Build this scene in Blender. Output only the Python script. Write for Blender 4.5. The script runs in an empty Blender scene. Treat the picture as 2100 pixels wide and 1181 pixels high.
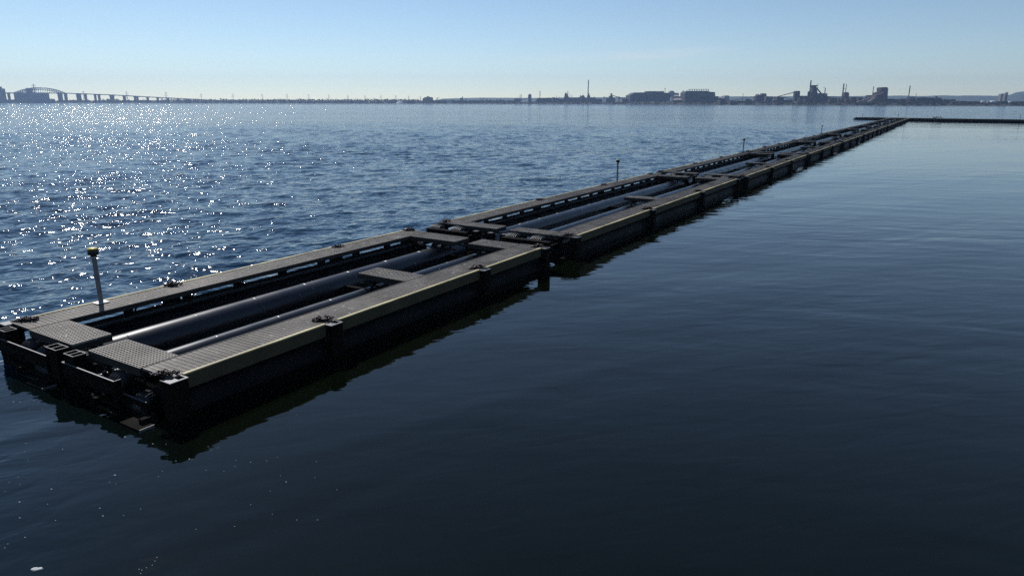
import bpy, bmesh, math, random
import numpy as np
from math import sin, cos, tan, radians, pi, atan2, hypot
from mathutils import Vector, Matrix
random.seed(7)
S = bpy.context.scene
C = S.collection

# ------------------------------------------------------------------ camera
CAM_H, F, PITCH, ROLL = 4.893, 1400.0, radians(15.155), radians(0.1)
cam = bpy.data.cameras.new('camera'); cam_o = bpy.data.objects.new('camera', cam); C.objects.link(cam_o)
cam.sensor_width = 36.0; cam.lens = 36.0 * F / 2100.0
cam.clip_start = 0.1; cam.clip_end = 30000
cam_o.matrix_world = (Matrix.Translation((0, 0, CAM_H)) @ Matrix.Rotation(pi / 2 - PITCH, 4, 'X') @ Matrix.Rotation(ROLL, 4, 'Z'))
S.camera = cam_o

# ------------------------------------------------------------------ sky, sun, exposure
SUN_AZ, SUN_EL = radians(-31.0), radians(41.0)      # azimuth measured clockwise from +Y
world = bpy.data.worlds.new('World'); S.world = world; world.use_nodes = True
wn, wl = world.node_tree.nodes, world.node_tree.links
bg = wn['Background']; bg.inputs['Strength'].default_value = 0.101
sky = wn.new('ShaderNodeTexSky'); sky.sky_type = 'NISHITA'; sky.sun_disc = False
sky.sun_elevation = SUN_EL; sky.sun_rotation = SUN_AZ
sky.air_density = 0.8; sky.dust_density = 0.04; sky.ozone_density = 2.9; sky.altitude = 50
def wmath(op, a, b=None, c=None):
    q = wn.new('ShaderNodeMath'); q.operation = op
    for i, x in enumerate((a, b, c)):
        if x is None: continue
        if isinstance(x, (int, float)): q.inputs[i].default_value = x
        else: wl.new(x, q.inputs[i])
    return q.outputs[0]
def wramp(x, a, b, lo=0.0, hi=1.0):
    r = wn.new('ShaderNodeMapRange'); r.interpolation_type = 'SMOOTHSTEP'
    for i, v in ((1, a), (2, b), (3, lo), (4, hi)): r.inputs[i].default_value = v
    wl.new(x, r.inputs[0]); return r.outputs[0]
wtc = wn.new('ShaderNodeTexCoord'); wsep = wn.new('ShaderNodeSeparateXYZ'); wl.new(wtc.outputs['Generated'], wsep.inputs[0])
w_az = wmath('ARCTAN2', wsep.outputs[0], wsep.outputs[1])
w_off = wmath('ABSOLUTE', wmath('SUBTRACT', wsep.outputs[2], wmath('MULTIPLY_ADD', w_az, 0.040, 0.0555)))
wnz = wn.new('ShaderNodeTexNoise'); wnz.inputs['Scale'].default_value = 14; wnz.inputs['Detail'].default_value = 5
wmp = wn.new('ShaderNodeMapping'); wmp.inputs['Scale'].default_value = (1, 1, 7); wl.new(wtc.outputs['Generated'], wmp.inputs[0]); wl.new(wmp.outputs[0], wnz.inputs['Vector'])
w_thin = wmath('MULTIPLY', wramp(w_off, 0.0, 0.010, 1.0, 0.0), wmath('MULTIPLY', wramp(w_az, -0.12, 0.16), wramp(w_az, 0.20, 0.33, 1.0, 0.0)))
w_mask = wmath('MULTIPLY', wmath('MULTIPLY', w_thin, wramp(wnz.outputs[0], 0.3, 0.75, 0.25, 1.0)), 0.38)
wmix = wn.new('ShaderNodeMixRGB'); wmix.inputs[2].default_value = (8.3, 8.4, 8.6, 1)
wtint = wn.new('ShaderNodeMixRGB'); wtint.blend_type = 'MULTIPLY'; wtint.inputs[0].default_value = 1.0; wtint.inputs[2].default_value = (1.03, 1.01, 0.96, 1); wl.new(sky.outputs[0], wtint.inputs[1])
wl.new(w_mask, wmix.inputs[0]); wl.new(wtint.outputs[0], wmix.inputs[1]); wl.new(wmix.outputs[0], bg.inputs['Color'])   # one thin streak of high cirrus
sun = bpy.data.lights.new('sun', 'SUN'); sun.energy = 3.6; sun.angle = radians(0.53); sun.color = (1.0, 0.965, 0.92)
sun_o = bpy.data.objects.new('sun', sun); C.objects.link(sun_o)
sd = Vector((sin(SUN_AZ) * cos(SUN_EL), cos(SUN_AZ) * cos(SUN_EL), sin(SUN_EL)))
sun_o.rotation_euler = (-sd).to_track_quat('-Z', 'Y').to_euler()
sun_o.location = sd * 300
S.view_settings.view_transform = 'Standard'; S.view_settings.look = 'None'
S.view_settings.exposure = 0.0; S.view_settings.gamma = 1.0
S.cycles.max_bounces = 6; S.cycles.volume_bounces = 0
S.cycles.use_denoising = False
S.cycles.sample_clamp_indirect = 0.8
S.cycles.caustics_reflective = False; S.cycles.caustics_refractive = False

# ------------------------------------------------------------------ helpers
def mat(name, col, rough=0.6, metal=0.0, spec=0.5, noise=None, bump=None, col2=None):
    m = bpy.data.materials.new(name); m.use_nodes = True
    n, l = m.node_tree.nodes, m.node_tree.links
    p = n['Principled BSDF']
    p.inputs['Base Color'].default_value = (*col, 1); p.inputs['Roughness'].default_value = rough
    p.inputs['Metallic'].default_value = metal; p.inputs['Specular IOR Level'].default_value = spec
    if noise:
        tc = n.new('ShaderNodeTexCoord'); t = n.new('ShaderNodeTexNoise'); t.inputs['Scale'].default_value = noise; t.inputs['Detail'].default_value = 6
        r = n.new('ShaderNodeValToRGB'); r.color_ramp.elements[0].position = 0.35; r.color_ramp.elements[1].position = 0.68
        c2 = col2 or tuple(x * 0.55 for x in col)
        r.color_ramp.elements[0].color = (*c2, 1); r.color_ramp.elements[1].color = (*col, 1)
        l.new(tc.outputs['Object'], t.inputs['Vector']); l.new(t.outputs[0], r.inputs[0]); l.new(r.outputs[0], p.inputs['Base Color'])
        mr = n.new('ShaderNodeMapRange'); mr.inputs[3].default_value = max(0.05, rough - 0.12); mr.inputs[4].default_value = min(1, rough + 0.15)
        l.new(t.outputs[0], mr.inputs[0]); l.new(mr.outputs[0], p.inputs['Roughness'])
        if bump:
            b = n.new('ShaderNodeBump'); b.inputs['Strength'].default_value = 0.5; b.inputs['Distance'].default_value = bump
            l.new(t.outputs[0], b.inputs['Height']); l.new(b.outputs[0], p.inputs['Normal'])
    return m

M = dict(
    grate=mat('galvanised_grating', (0.27, 0.24, 0.205), 0.55, 0.15, noise=3.0, col2=(0.17, 0.148, 0.125)),
    mesh=mat('dark_mesh_panel', (0.09, 0.082, 0.076), 0.8, 0.0, noise=9.0, col2=(0.05, 0.045, 0.04)),
    board=mat('olive_shaded_board', (0.078, 0.058, 0.024), 0.75, noise=1.6, col2=(0.045, 0.035, 0.017)),  # shade on the outer face put into the dark olive
    sunlit_edge=mat('yellow_sunlit_edge', (0.78, 0.66, 0.33), 0.6, noise=2.2, col2=(0.46, 0.37, 0.17)),  # sunlit top of the board painted as its own bright yellow
    fascia=mat('weathered_inner_fascia', (0.026, 0.021, 0.016), 0.8, noise=2.5),
    steel=mat('black_steel', (0.006, 0.006, 0.0065), 0.68, spec=0.18, noise=2.0, col2=(0.009, 0.007, 0.006)),
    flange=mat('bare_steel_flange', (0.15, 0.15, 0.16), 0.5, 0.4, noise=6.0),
    hdpe=mat('black_polyethylene', (0.006, 0.007, 0.011), 0.30, spec=0.6, noise=1.3, col2=(0.010, 0.011, 0.016)),
    float=mat('dull_black_float', (0.006, 0.0065, 0.008), 0.6, spec=0.09, noise=1.3, col2=(0.010, 0.010, 0.011)),
    matte=mat('matte_black_paint', (0.006, 0.006, 0.006), 0.85, spec=0.06, noise=3.0, col2=(0.011, 0.008, 0.006)),
    poles=mat('shaded_grey_pipe', (0.20, 0.20, 0.22), 0.45, 0.2, noise=5.0, col2=(0.15, 0.15, 0.17)),
    rubber=mat('black_rubber', (0.010, 0.0095, 0.0095), 0.45, spec=0.4, noise=8.0),
    chain=mat('rusty_chain', (0.05, 0.024, 0.019), 0.35, 0.6, noise=14.0, col2=(0.02, 0.015, 0.014)),
    alum=mat('pale_aluminium', (0.55, 0.56, 0.58), 0.4, 0.3, noise=5.0, col2=(0.40, 0.41, 0.43)),
    yellow=mat('yellow_plastic', (0.72, 0.52, 0.02), 0.45),
    black=mat('black_plastic', (0.015, 0.015, 0.016), 0.45),
    foam=mat('white_foam_glint', (0.72, 0.72, 0.68), 0.9, noise=30.0, col2=(0.45, 0.45, 0.42)),
    leafdebris=mat('floating_leaf', (0.02, 0.022, 0.016), 0.6),
)

def droppings(m, scale, thr):
    n, l = m.node_tree.nodes, m.node_tree.links; p = n['Principled BSDF']; src = p.inputs['Base Color'].links[0].from_socket
    g = n.new('ShaderNodeNewGeometry'); t = n.new('ShaderNodeTexNoise'); t.inputs['Scale'].default_value = scale; t.inputs['Detail'].default_value = 2
    l.new(g.outputs['Position'], t.inputs['Vector']); r = n.new('ShaderNodeMapRange'); r.inputs[1].default_value = thr; r.inputs[2].default_value = thr + 0.04
    l.new(t.outputs[0], r.inputs[0]); x = n.new('ShaderNodeMixRGB'); x.inputs[2].default_value = (0.55, 0.54, 0.5, 1)
    l.new(r.outputs[0], x.inputs[0]); l.new(src, x.inputs[1])
    t2 = n.new('ShaderNodeTexNoise'); t2.inputs['Scale'].default_value = 0.9; t2.inputs['Detail'].default_value = 5; l.new(g.outputs['Position'], t2.inputs['Vector'])
    r2 = n.new('ShaderNodeMapRange'); r2.inputs[1].default_value = 0.3; r2.inputs[2].default_value = 0.7; r2.inputs[3].default_value = 0.5; r2.inputs[4].default_value = 1.3; l.new(t2.outputs[0], r2.inputs[0])
    v = n.new('ShaderNodeVectorMath'); v.operation = 'SCALE'; l.new(x.outputs[0], v.inputs[0]); l.new(r2.outputs[0], v.inputs['Scale']); l.new(v.outputs[0], p.inputs['Base Color'])
droppings(M['grate'], 9.0, 0.665); droppings(M['sunlit_edge'], 5.0, 0.72); droppings(M['hdpe'], 6.0, 0.735)

class MB:
    def __init__(self): self.v = []; self.f = []; self.m = []; self.smooth = []
    def add(self, vs, fs, mi=0, sm=False):
        o = len(self.v); self.v += [tuple(v) for v in vs]
        for f in fs: self.f.append(tuple(i + o for i in f)); self.m.append(mi); self.smooth.append(sm)
    def box(self, x0, x1, y0, y1, z0, z1, mi=0):
        vs = [(x, y, z) for z in (z0, z1) for y in (y0, y1) for x in (x0, x1)]
        self.add(vs, [(0, 2, 3, 1), (4, 5, 7, 6), (0, 1, 5, 4), (2, 6, 7, 3), (0, 4, 6, 2), (1, 3, 7, 5)], mi)
    def bar(self, a, b, w, h=None, mi=0):
        a, b = Vector(a), Vector(b); h = h or w; d = (b - a).normalized()
        up = Vector((0, 0, 1)) if abs(d.z) < 0.95 else Vector((0, 1, 0))
        s = d.cross(up).normalized() * w / 2; u = s.cross(d).normalized() * h / 2
        vs = [p + i * s + j * u for p in (a, b) for (i, j) in ((-1, -1), (1, -1), (1, 1), (-1, 1))]
        self.add(vs, [(0, 1, 2, 3), (7, 6, 5, 4), (0, 4, 5, 1), (1, 5, 6, 2), (2, 6, 7, 3), (3, 7, 4, 0)], mi)
    def tube(self, pts, rs, n=12, cap=True, mi=0, closed=False):
        pts = [Vector(p) for p in pts]
        if not hasattr(rs, '__len__'): rs = [rs] * len(pts)
        rings = []; k = len(pts)
        for i, p in enumerate(pts):
            if closed: d = pts[(i + 1) % k] - pts[i - 1]
            else: d = pts[min(i + 1, k - 1)] - pts[max(i - 1, 0)]
            d.normalize(); up = Vector((0, 0, 1)) if abs(d.z) < 0.9 else Vector((1, 0, 0))
            s = d.cross(up).normalized(); u = s.cross(d)
            rings.append([p + rs[i] * (cos(2 * pi * j / n) * s + sin(2 * pi * j / n) * u) for j in range(n)])
        vs = [v for r in rings for v in r]; fs = []
        for i in range(k if closed else k - 1):
            for j in range(n):
                a, b = i, (i + 1) % k
                fs.append((a * n + j, a * n + (j + 1) % n, b * n + (j + 1) % n, b * n + j))
        self.add(vs, fs, mi, True)
        if cap and not closed:
            self.add(rings[0], [tuple(range(n))], mi); self.add(rings[-1], [tuple(reversed(range(n)))], mi)
    def lathe(self, prof, c, axis='y', n=24, mi=0):      # prof: list of (along, radius)
        vs = []; fs = []
        for (a, r) in prof:
            for j in range(n):
                q = 2 * pi * j / n; p, w = r * cos(q), r * sin(q)
                vs.append({'y': (c[0] + p, c[1] + a, c[2] + w), 'x': (c[0] + a, c[1] + p, c[2] + w), 'z': (c[0] + p, c[1] + w, c[2] + a)}[axis])
        for i in range(len(prof) - 1):
            for j in range(n): fs.append((i * n + j, i * n + (j + 1) % n, (i + 1) * n + (j + 1) % n, (i + 1) * n + j))
        self.add(vs, fs, mi, True)
    def prism(self, pts, y0, y1, mi=0):                  # outline in xz, extruded along y
        n = len(pts); vs = [(x, y0, z) for x, z in pts] + [(x, y1, z) for x, z in pts]
        fs = [tuple(range(n)), tuple(reversed(range(n, 2 * n)))] + [(i, (i + 1) % n + 0, (i + 1) % n + n, i + n) for i in range(n)]
        self.add(vs, fs, mi)
    def build(self, name, mats, parent=None):
        me = bpy.data.meshes.new(name); me.from_pydata(self.v, [], self.f)
        for m in (mats if isinstance(mats, (list, tuple)) else [mats]): me.materials.append(m)
        me.polygons.foreach_set('material_index', self.m); me.polygons.foreach_set('use_smooth', self.smooth)
        bm = bmesh.new(); bm.from_mesh(me); bmesh.ops.recalc_face_normals(bm, faces=bm.faces); bm.to_mesh(me); bm.free()
        o = bpy.data.objects.new(name, me); C.objects.link(o)
        if parent: o.parent = parent
        return o

def empty(name, loc=(0, 0, 0), rz=0.0):
    o = bpy.data.objects.new(name, None); C.objects.link(o); o.location = loc; o.rotation_euler = (0, 0, rz); o.empty_display_size = 0.3
    return o
def tag(o, label, cat, group=None):
    o['label'] = label; o['category'] = cat
    if group: o['group'] = group
    return o
def kind(o, k): o['kind'] = k; return o
CH = {}
def children(o): return [c for c in C.objects if c.parent == o]
def copy_tree(o, parent=None):
    c = o.copy(); C.objects.link(c)
    if parent: c.parent = parent
    for ch in children(o): copy_tree(ch, c)
    return c
ORD = ['first', 'second', 'third', 'fourth', 'fifth', 'sixth', 'seventh', 'eighth', 'ninth', 'tenth', 'eleventh', 'twelfth', 'thirteenth', 'fourteenth', 'fifteenth', 'sixteenth']

# pixel of the photograph -> ray / point, used to survey the far shore
def ray(px, py):
    a0, b0 = (px - 1050) / F, -(py - 590.5) / F
    a = a0 * cos(ROLL) - b0 * sin(ROLL); b = b0 * cos(ROLL) + a0 * sin(ROLL)
    return Vector((a, cos(PITCH) + b * sin(PITCH), -sin(PITCH) + b * cos(PITCH)))
def at(px, py, D):
    r = ray(px, py); return r * (D / r.y) + Vector((0, 0, CAM_H))
def gnd(px, py, z=0.0):
    r = ray(px, py); return r * ((z - CAM_H) / r.z) + Vector((0, 0, CAM_H))

# ------------------------------------------------------------------ boom line frame
O = Vector((-5.374, 10.035, 0)); AZ = radians(31.8)
DIR = Vector((sin(AZ), cos(AZ), 0)); ACR = Vector((-cos(AZ), sin(AZ), 0)); RZ = atan2(DIR.y, DIR.x)
X0 = Vector((107.0, 219.0, 0)); X1 = Vector((137.6, 189.0, 0)); XD = (X1 - X0).normalized(); XN = Vector((-XD.y, XD.x, 0))
def boom(s, t, z=0.0): return O + DIR * s + ACR * t + Vector((0, 0, z))

# ------------------------------------------------------------------ water
def water_material():
    m = bpy.data.materials.new('harbour_water'); m.use_nodes = True
    n, l = m.node_tree.nodes, m.node_tree.links
    p = n['Principled BSDF']; p.inputs['IOR'].default_value = 1.333; p.inputs['Roughness'].default_value = 0.03
    p.inputs['Base Color'].default_value = (0.0024, 0.0044, 0.0020, 1)
    geo = n.new('ShaderNodeNewGeometry')
    def val(op, a, b=None, c=None):
        q = n.new('ShaderNodeMath'); q.operation = op
        for i, x in enumerate((a, b, c)):
            if x is None: continue
            if isinstance(x, (int, float)): q.inputs[i].default_value = x
            else: l.new(x, q.inputs[i])
        return q.outputs[0]
    def side(origin, direction):
        s = n.new('ShaderNodeVectorMath'); s.operation = 'SUBTRACT'; s.inputs[1].default_value = origin; l.new(geo.outputs['Position'], s.inputs[0])
        d = n.new('ShaderNodeVectorMath'); d.operation = 'DOT_PRODUCT'; d.inputs[1].default_value = direction; l.new(s.outputs[0], d.inputs[0])
        return d.outputs['Value']
    def ramp(x, a, b, lo=0.0, hi=1.0):
        r = n.new('ShaderNodeMapRange'); r.interpolation_type = 'SMOOTHSTEP'
        for i, v in ((1, a), (2, b), (3, lo), (4, hi)): r.inputs[i].default_value = v
        l.new(x, r.inputs[0]); return r.outputs[0]
    def tex(scale, rot, stretch, detail=3, rough=0.5, dist=0.0):
        mp = n.new('ShaderNodeMapping'); mp.inputs['Rotation'].default_value = (0, 0, radians(rot)); mp.inputs['Scale'].default_value = (1 / stretch, 1, 1); mp.vector_type = 'TEXTURE'
        l.new(geo.outputs['Position'], mp.inputs['Vector'])
        t = n.new('ShaderNodeTexNoise'); t.inputs['Scale'].default_value = scale; t.inputs['Detail'].default_value = detail
        t.inputs['Roughness'].default_value = rough; t.inputs['Distortion'].default_value = dist
        l.new(mp.outputs[0], t.inputs['Vector']); return t.outputs[0]
    t = side(O, ACR)                                           # metres to the open side of the boom
    beyond = side(X0, XN)                                      # metres beyond the cross boom
    fwd = side((0, 0, 0), (0, 1, 0))
    s_ = side(O, DIR)                                          # metres along the boom
    leak = val('MULTIPLY', val('MULTIPLY', ramp(s_, -6.0, 0.5, 1.0, 0.0), ramp(t, -6.0, 5.0)), 0.75)
    free = val('MULTIPLY_ADD', val('MULTIPLY', ramp(s_, -9.0, 9.0, 1.0, 0.0), ramp(t, -12.0, 3.0)), 4.0, 1.0)   # chop wrapping round the free end
    open_w = val('MAXIMUM', val('MAXIMUM', ramp(t, 3.2, 6.4), leak), ramp(beyond, 0.0, 14.0))
    relief = ramp(fwd, 70, 235, 0.0, 1.0)                      # nearer than this the larger waves are in the mesh itself
    lee = ramp(fwd, 60, 260, 1.0, 0.9)                        # far off, the chop is finer than the eye can part
    gust = val('MULTIPLY', ramp(tex(0.02, 12, 0.35, 3), 0.35, 0.65, 0.75, 1.15), ramp(tex(0.13, 20, 0.4, 2), 0.3, 0.7, 0.75, 1.2))
    calm_gust = ramp(tex(0.05, -15, 0.4, 3), 0.35, 0.7, 0.45, 1.2)
    ripple = val('MULTIPLY_ADD', tex(2.2, 30, 0.65, 2, 0.5, 0.5), ROUGH_B, val('MULTIPLY', tex(8.0, 10, 0.6, 1, 0.5), ROUGH_C))
    rough = val('MULTIPLY_ADD', tex(0.55, 22, 0.65, 2, 0.5, 0.3), val('MULTIPLY', relief, ROUGH_A), ripple)
    rough = val('MULTIPLY', rough, val('MULTIPLY', open_w, val('MULTIPLY', lee, gust)))
    calm = val('MULTIPLY_ADD', tex(0.7, -14, 0.3, 2, 0.45, 0.3), CALM_A, val('MULTIPLY_ADD', tex(2.4, 12, 0.35, 2, 0.5, 0.4), CALM_B, val('MULTIPLY', tex(0.32, 38, 0.25, 2, 0.45, 0.5), val('MULTIPLY', free, CALM_C))))
    calm = val('MULTIPLY', calm, calm_gust)
    h = val('ADD', rough, calm)
    b = n.new('ShaderNodeBump'); b.inputs['Strength'].default_value = 1.0; b.inputs['Distance'].default_value = 1.0
    if 'Filter Width' in b.inputs: b.inputs['Filter Width'].default_value = 0.05
    l.new(h, b.inputs['Height']); l.new(b.outputs[0], p.inputs['Normal'])
    far_r = val('MULTIPLY', ramp(fwd, 35, 140, 0.035, 0.09), ramp(fwd, 700, 1600, 1.0, 0.5))
    l.new(val('MULTIPLY_ADD', open_w, far_r, 0.02), p.inputs['Roughness'])
    body = n.new('ShaderNodeMixRGB'); body.inputs[1].default_value = (0.0025, 0.0040, 0.0018, 1); body.inputs[2].default_value = (0.002, 0.027, 0.058, 1)
    l.new(open_w, body.inputs[0]); l.new(body.outputs[0], p.inputs['Base Color'])      # darker body colour inside the boom, bluer outside
    if hasattr(m.cycles, 'use_bump_map_correction'): m.cycles.use_bump_map_correction = BMC
    return m
BMC = True
ROUGH_A, ROUGH_B, ROUGH_C = 0.62, 0.155, 0.018
CALM_A, CALM_B, CALM_C = 0.026, 0.011, 0.06
def sstep(x, a, b):
    q = np.clip((x - a) / (b - a), 0, 1); return q * q * (3 - 2 * q)
def water_mesh():
    """one sheet out to the far shore; the chop on the open side is real relief out to about 200 m, finest near the boom"""
    ang = np.radians(np.concatenate([np.linspace(-180, -52, 33)[:-1], np.linspace(-52, 42, 900)[:-1], np.linspace(42, 180, 35)]))
    rad = np.concatenate([[0.5, 2.0], np.geomspace(4.0, 250.0, 780), np.geomspace(280, 5250, 14)])
    A, R = np.meshgrid(ang, rad); X = R * np.sin(A); Y = R * np.cos(A)
    t = (X - O.x) * ACR.x + (Y - O.y) * ACR.y; s_ = (X - O.x) * DIR.x + (Y - O.y) * DIR.y
    amp = np.maximum(sstep(t, 4.6, 8.0), 0.45 * (1 - sstep(s_, -6.0, -0.6)) * sstep(t, -5.0, 6.0)) * (1 - sstep(Y, 70, 235)) * sstep(Y, 1.0, 5.0)
    rng = np.random.default_rng(5); Z = np.zeros_like(X); n = 80
    for i in range(n):
        lam = 0.5 * (3.6 / 0.5) ** rng.random(); th_ = np.radians(117) + rng.normal(0, 0.55); k = 2 * np.pi / lam
        sl = 0.132 * np.sqrt(2 / n) * rng.uniform(0.7, 1.3); ph = k * (X * np.cos(th_) + Y * np.sin(th_)) + rng.uniform(0, 2 * np.pi)
        Z += sl / k * (np.cos(ph) + 0.18 * np.cos(2 * ph))
    gust = 0.85 + 0.25 * np.sin(X * 0.11 + Y * 0.05) * np.sin(Y * 0.09 - X * 0.03 + 1.0)
    Z *= amp * gust
    nr, na = X.shape; co = np.stack([X, Y, Z], -1).reshape(-1, 3).astype(np.float32)
    ii, jj = np.meshgrid(np.arange(nr - 1), np.arange(na - 1), indexing='ij'); a = (ii * na + jj).ravel()
    quads = np.stack([a, a + na, a + na + 1, a + 1], -1)[:, ::-1].astype(np.int32)
    me = bpy.data.meshes.new('water'); me.vertices.add(len(co)); me.vertices.foreach_set('co', co.ravel())
    me.loops.add(quads.size); me.loops.foreach_set('vertex_index', quads.ravel())
    me.polygons.add(len(quads)); me.polygons.foreach_set('loop_start', np.arange(0, quads.size, 4, dtype=np.int32)); me.polygons.foreach_set('loop_total', np.full(len(quads), 4, np.int32))
    me.polygons.foreach_set('use_smooth', np.ones(len(quads), bool)); me.update(calc_edges=True); me.validate()
    if me.polygons[len(quads) // 2].normal.z < 0: me.flip_normals()
    me.materials.append(water_material()); o = bpy.data.objects.new('water', me); C.objects.link(o); return o
kind(water_mesh(), 'structure')

# ------------------------------------------------------------------ floating boom modules
ZD, WID = 0.693, 5.36
def grating(x0, x1, y0, y1, px, py, bw=0.012, ph=0.035, wx=0.014, dz=0.0):
    """bars across every px along x, bearing bars every py across y"""
    g = MB(); n = max(1, round((x1 - x0) / px)); k = max(1, round((y1 - y0) / py))
    for i in range(n + 1):
        x = x0 + (x1 - x0) * i / n; xa = min(max(x - wx / 2, x0), x1 - wx)
        g.box(xa, xa + wx, y0 + 0.003, y1 - 0.003, ZD - ph * 0.6, ZD + dz)
    for j in range(k + 1):
        y = y0 + (y1 - y0) * j / k; ya = min(max(y - bw / 2, y0), y1 - bw)
        g.box(x0 + 0.001, x1 - 0.001, ya, ya + bw, ZD - ph, ZD - 0.004)
    return g

def ribbed(c, R, wdt, ribs, axis='y'):
    b = MB(); pr = [(-wdt / 2, R * 0.45), (-wdt / 2, R * 0.86)]
    for i in range(ribs):
        a = -wdt / 2 + wdt * (i + 0.15) / ribs; e = -wdt / 2 + wdt * (i + 0.7) / ribs
        q = R * (1 - 0.10 * abs((i + 0.5) / ribs * 2 - 1) ** 2)
        pr += [(a, q * 0.95), (a + 0.2 * (e - a), q), (e, q), (e + 0.01, q * 0.95)]
    pr += [(wdt / 2, R * 0.86), (wdt / 2, R * 0.45)]
    b.lathe(pr, c, axis, 28); return b

def pipe(x0, x1, y, z, R, seams, n=32):
    b = MB(); b.lathe([(x0, R), (x1, R)], (0, y, z), 'x', n)
    for x in (x0, x1): b.add([(x, y + R * cos(2 * pi * j / n), z + R * sin(2 * pi * j / n)) for j in range(n)], [tuple(range(n))])
    for q in seams:
        if x0 < q - 0.02 and q + 0.02 < x1: b.lathe([(q - 0.02, R * 0.995), (q - 0.012, R * 1.011), (q + 0.012, R * 1.011), (q + 0.02, R * 0.995)], (0, y, z), 'x', n)
    return b

def make_module(L, posts, mid, near_end):
    root = empty('pontoon_module')
    # walkways
    for (y0, y1) in ((0.03, 0.80), (4.58, WID - 0.03)):
        g = grating(0.0, L, y0, y1, 0.1, 0.032); wg = g.build('walkway_grating', M['grate'], root)
        u = MB(); u.box(0.01, L - 0.01, y0 + 0.02, y1 - 0.02, ZD - 0.052, ZD - 0.04); u.build('mesh_panel', M['mesh'], wg)
    # outer edge boards, notched round the posts, with sunlight painted into a yellow nosing
    cuts = [(p - 0.17, p + 0.17) for p in posts]
    spans = []; a = 0.0
    for (q, r) in cuts:
        if q > a + 0.05: spans.append((a, q))
        a = r
    if L - a > 0.05: spans.append((a, L))
    for sgn in (0, 1):
        eb = MB(); ns = MB()
        for (q, r) in spans:
            y0, y1 = ((-0.03, 0.027) if sgn == 0 else (WID - 0.027, WID + 0.03))
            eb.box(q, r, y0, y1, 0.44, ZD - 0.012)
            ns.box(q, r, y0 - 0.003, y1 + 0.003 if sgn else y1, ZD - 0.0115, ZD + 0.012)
        e = eb.build('edge_board', M['board'], root); ns.build('sunlit_edge', M['sunlit_edge'], e)
    # inner fascias
    for (y0, y1) in ((0.803, 0.84), (4.54, 4.577)):
        f_ = MB(); f_.box(0.0, L, y0, y1, 0.59, ZD + 0.004); f_.build('inner_fascia', M['fascia'], root)
    # stub platforms over the pipes
    def platform(x0, x1, y0, y1):
        g = grating(x0, x1, y0, y1, 0.058, 0.088, 0.024, 0.04, 0.009, -0.006); p = g.build('platform_grating', M['grate'], root)
        fr = MB()
        fr.box(x0 - 0.012, x0 - 0.001, y0, y1, ZD - 0.15, ZD - 0.006); fr.box(x1 + 0.001, x1 + 0.012, y0, y1, ZD - 0.15, ZD - 0.006)
        ye = y1 if y0 < 2 else y0
        fr.box(x0, x1, ye - 0.006, ye + 0.006, ZD - 0.15, ZD - 0.045)
        fr.build('platform_frame', M['fascia'], p)
        st = MB()
        for k in range(2):
            yy = y0 + (y1 - y0) * (0.3 + 0.42 * k)
            st.box(x0 + 0.06, x1 - 0.06, yy - 0.05, yy + 0.05, ZD - 0.24, ZD - 0.155)
            st.bar((x0 + 0.12, yy, ZD - 0.24), (x0 + 0.12, yy + 0.18, 0.3), 0.04); st.bar((x1 - 0.12, yy, ZD - 0.24), (x1 - 0.12, yy + 0.18, 0.3), 0.04)
        st.box(x0 + 0.02, x0 + 0.07, y0, y1, ZD - 0.30, ZD - 0.26); st.box(x1 - 0.07, x1 - 0.02, y0, y1, ZD - 0.30, ZD - 0.26)
        st.build('platform_support', M['matte'], p)
    platform(-0.02, 0.66, 0.845, 2.42); platform(-0.02, 0.68, 2.98, 4.535)
    platform(L - 0.85, L - 0.05, 0.845, 2.25); platform(L - 0.85, L - 0.05, 2.80, 4.535)
    platform(mid, mid + 0.72, 0.845, 2.42)
    # floats and the two pipes between them
    sm = [i * 1.55 + 0.9 for i in range(int((L - 1) / 1.55) + 1)]
    pipe(0.05, L, 0.42, 0.02, 0.40, sm).build('float_pipe', M['float'], root)
    pipe(0.05, L, 4.90, -0.04, 0.37, sm).build('float_pipe', M['float'], root)
    pipe(-0.28, L + 0.5, 3.62, 0.05, 0.35, [s + 0.35 for s in sm]).build('carrier_pipe', M['hdpe'], root)
    pipe(-0.1, L - 0.2, 2.10, 0.11, 0.24, [s - 0.2 for s in sm], 28).build('service_pipe', M['hdpe'], root)
    # left side under the walkway: channel, two bright rails drawn as pipe highlights, hangers with braces
    ch = MB(); ch.box(0.3, L - 0.3, 4.60, 4.70, 0.425, 0.485); ch.build('side_channel', M['steel'], root)
    rl = MB(); 
    rl.tube([(0.3, 4.585, 0.405), (L - 0.3, 4.585, 0.405)], 0.010, 8); rl.build('highlight_rail', M['flange'], root)
    rl = MB(); rl.tube([(0.3, 4.575, 0.372), (L - 0.3, 4.575, 0.372)], 0.006, 8); rl.build('highlight_rail', M['flange'], root)
    k = int(L / 1.35)
    for i in range(k + 1):
        x = 0.55 + (L - 1.1) * i / k
        h = MB(); h.box(x - 0.09, x + 0.09, 4.585, 4.62, 0.18, 0.592); h.box(x - 0.06, x + 0.06, 4.63, 4.72, 0.15, 0.66)
        h.bar((x + 0.13, 4.63, 0.48), (x + 0.30, 4.75, 0.64), 0.03)
        h.build('hanger', M['matte'], root)
        h = MB(); h.box(x - 0.05, x + 0.05, 0.70, 0.79, 0.2, 0.655); h.build('hanger', M['matte'], root)
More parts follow.
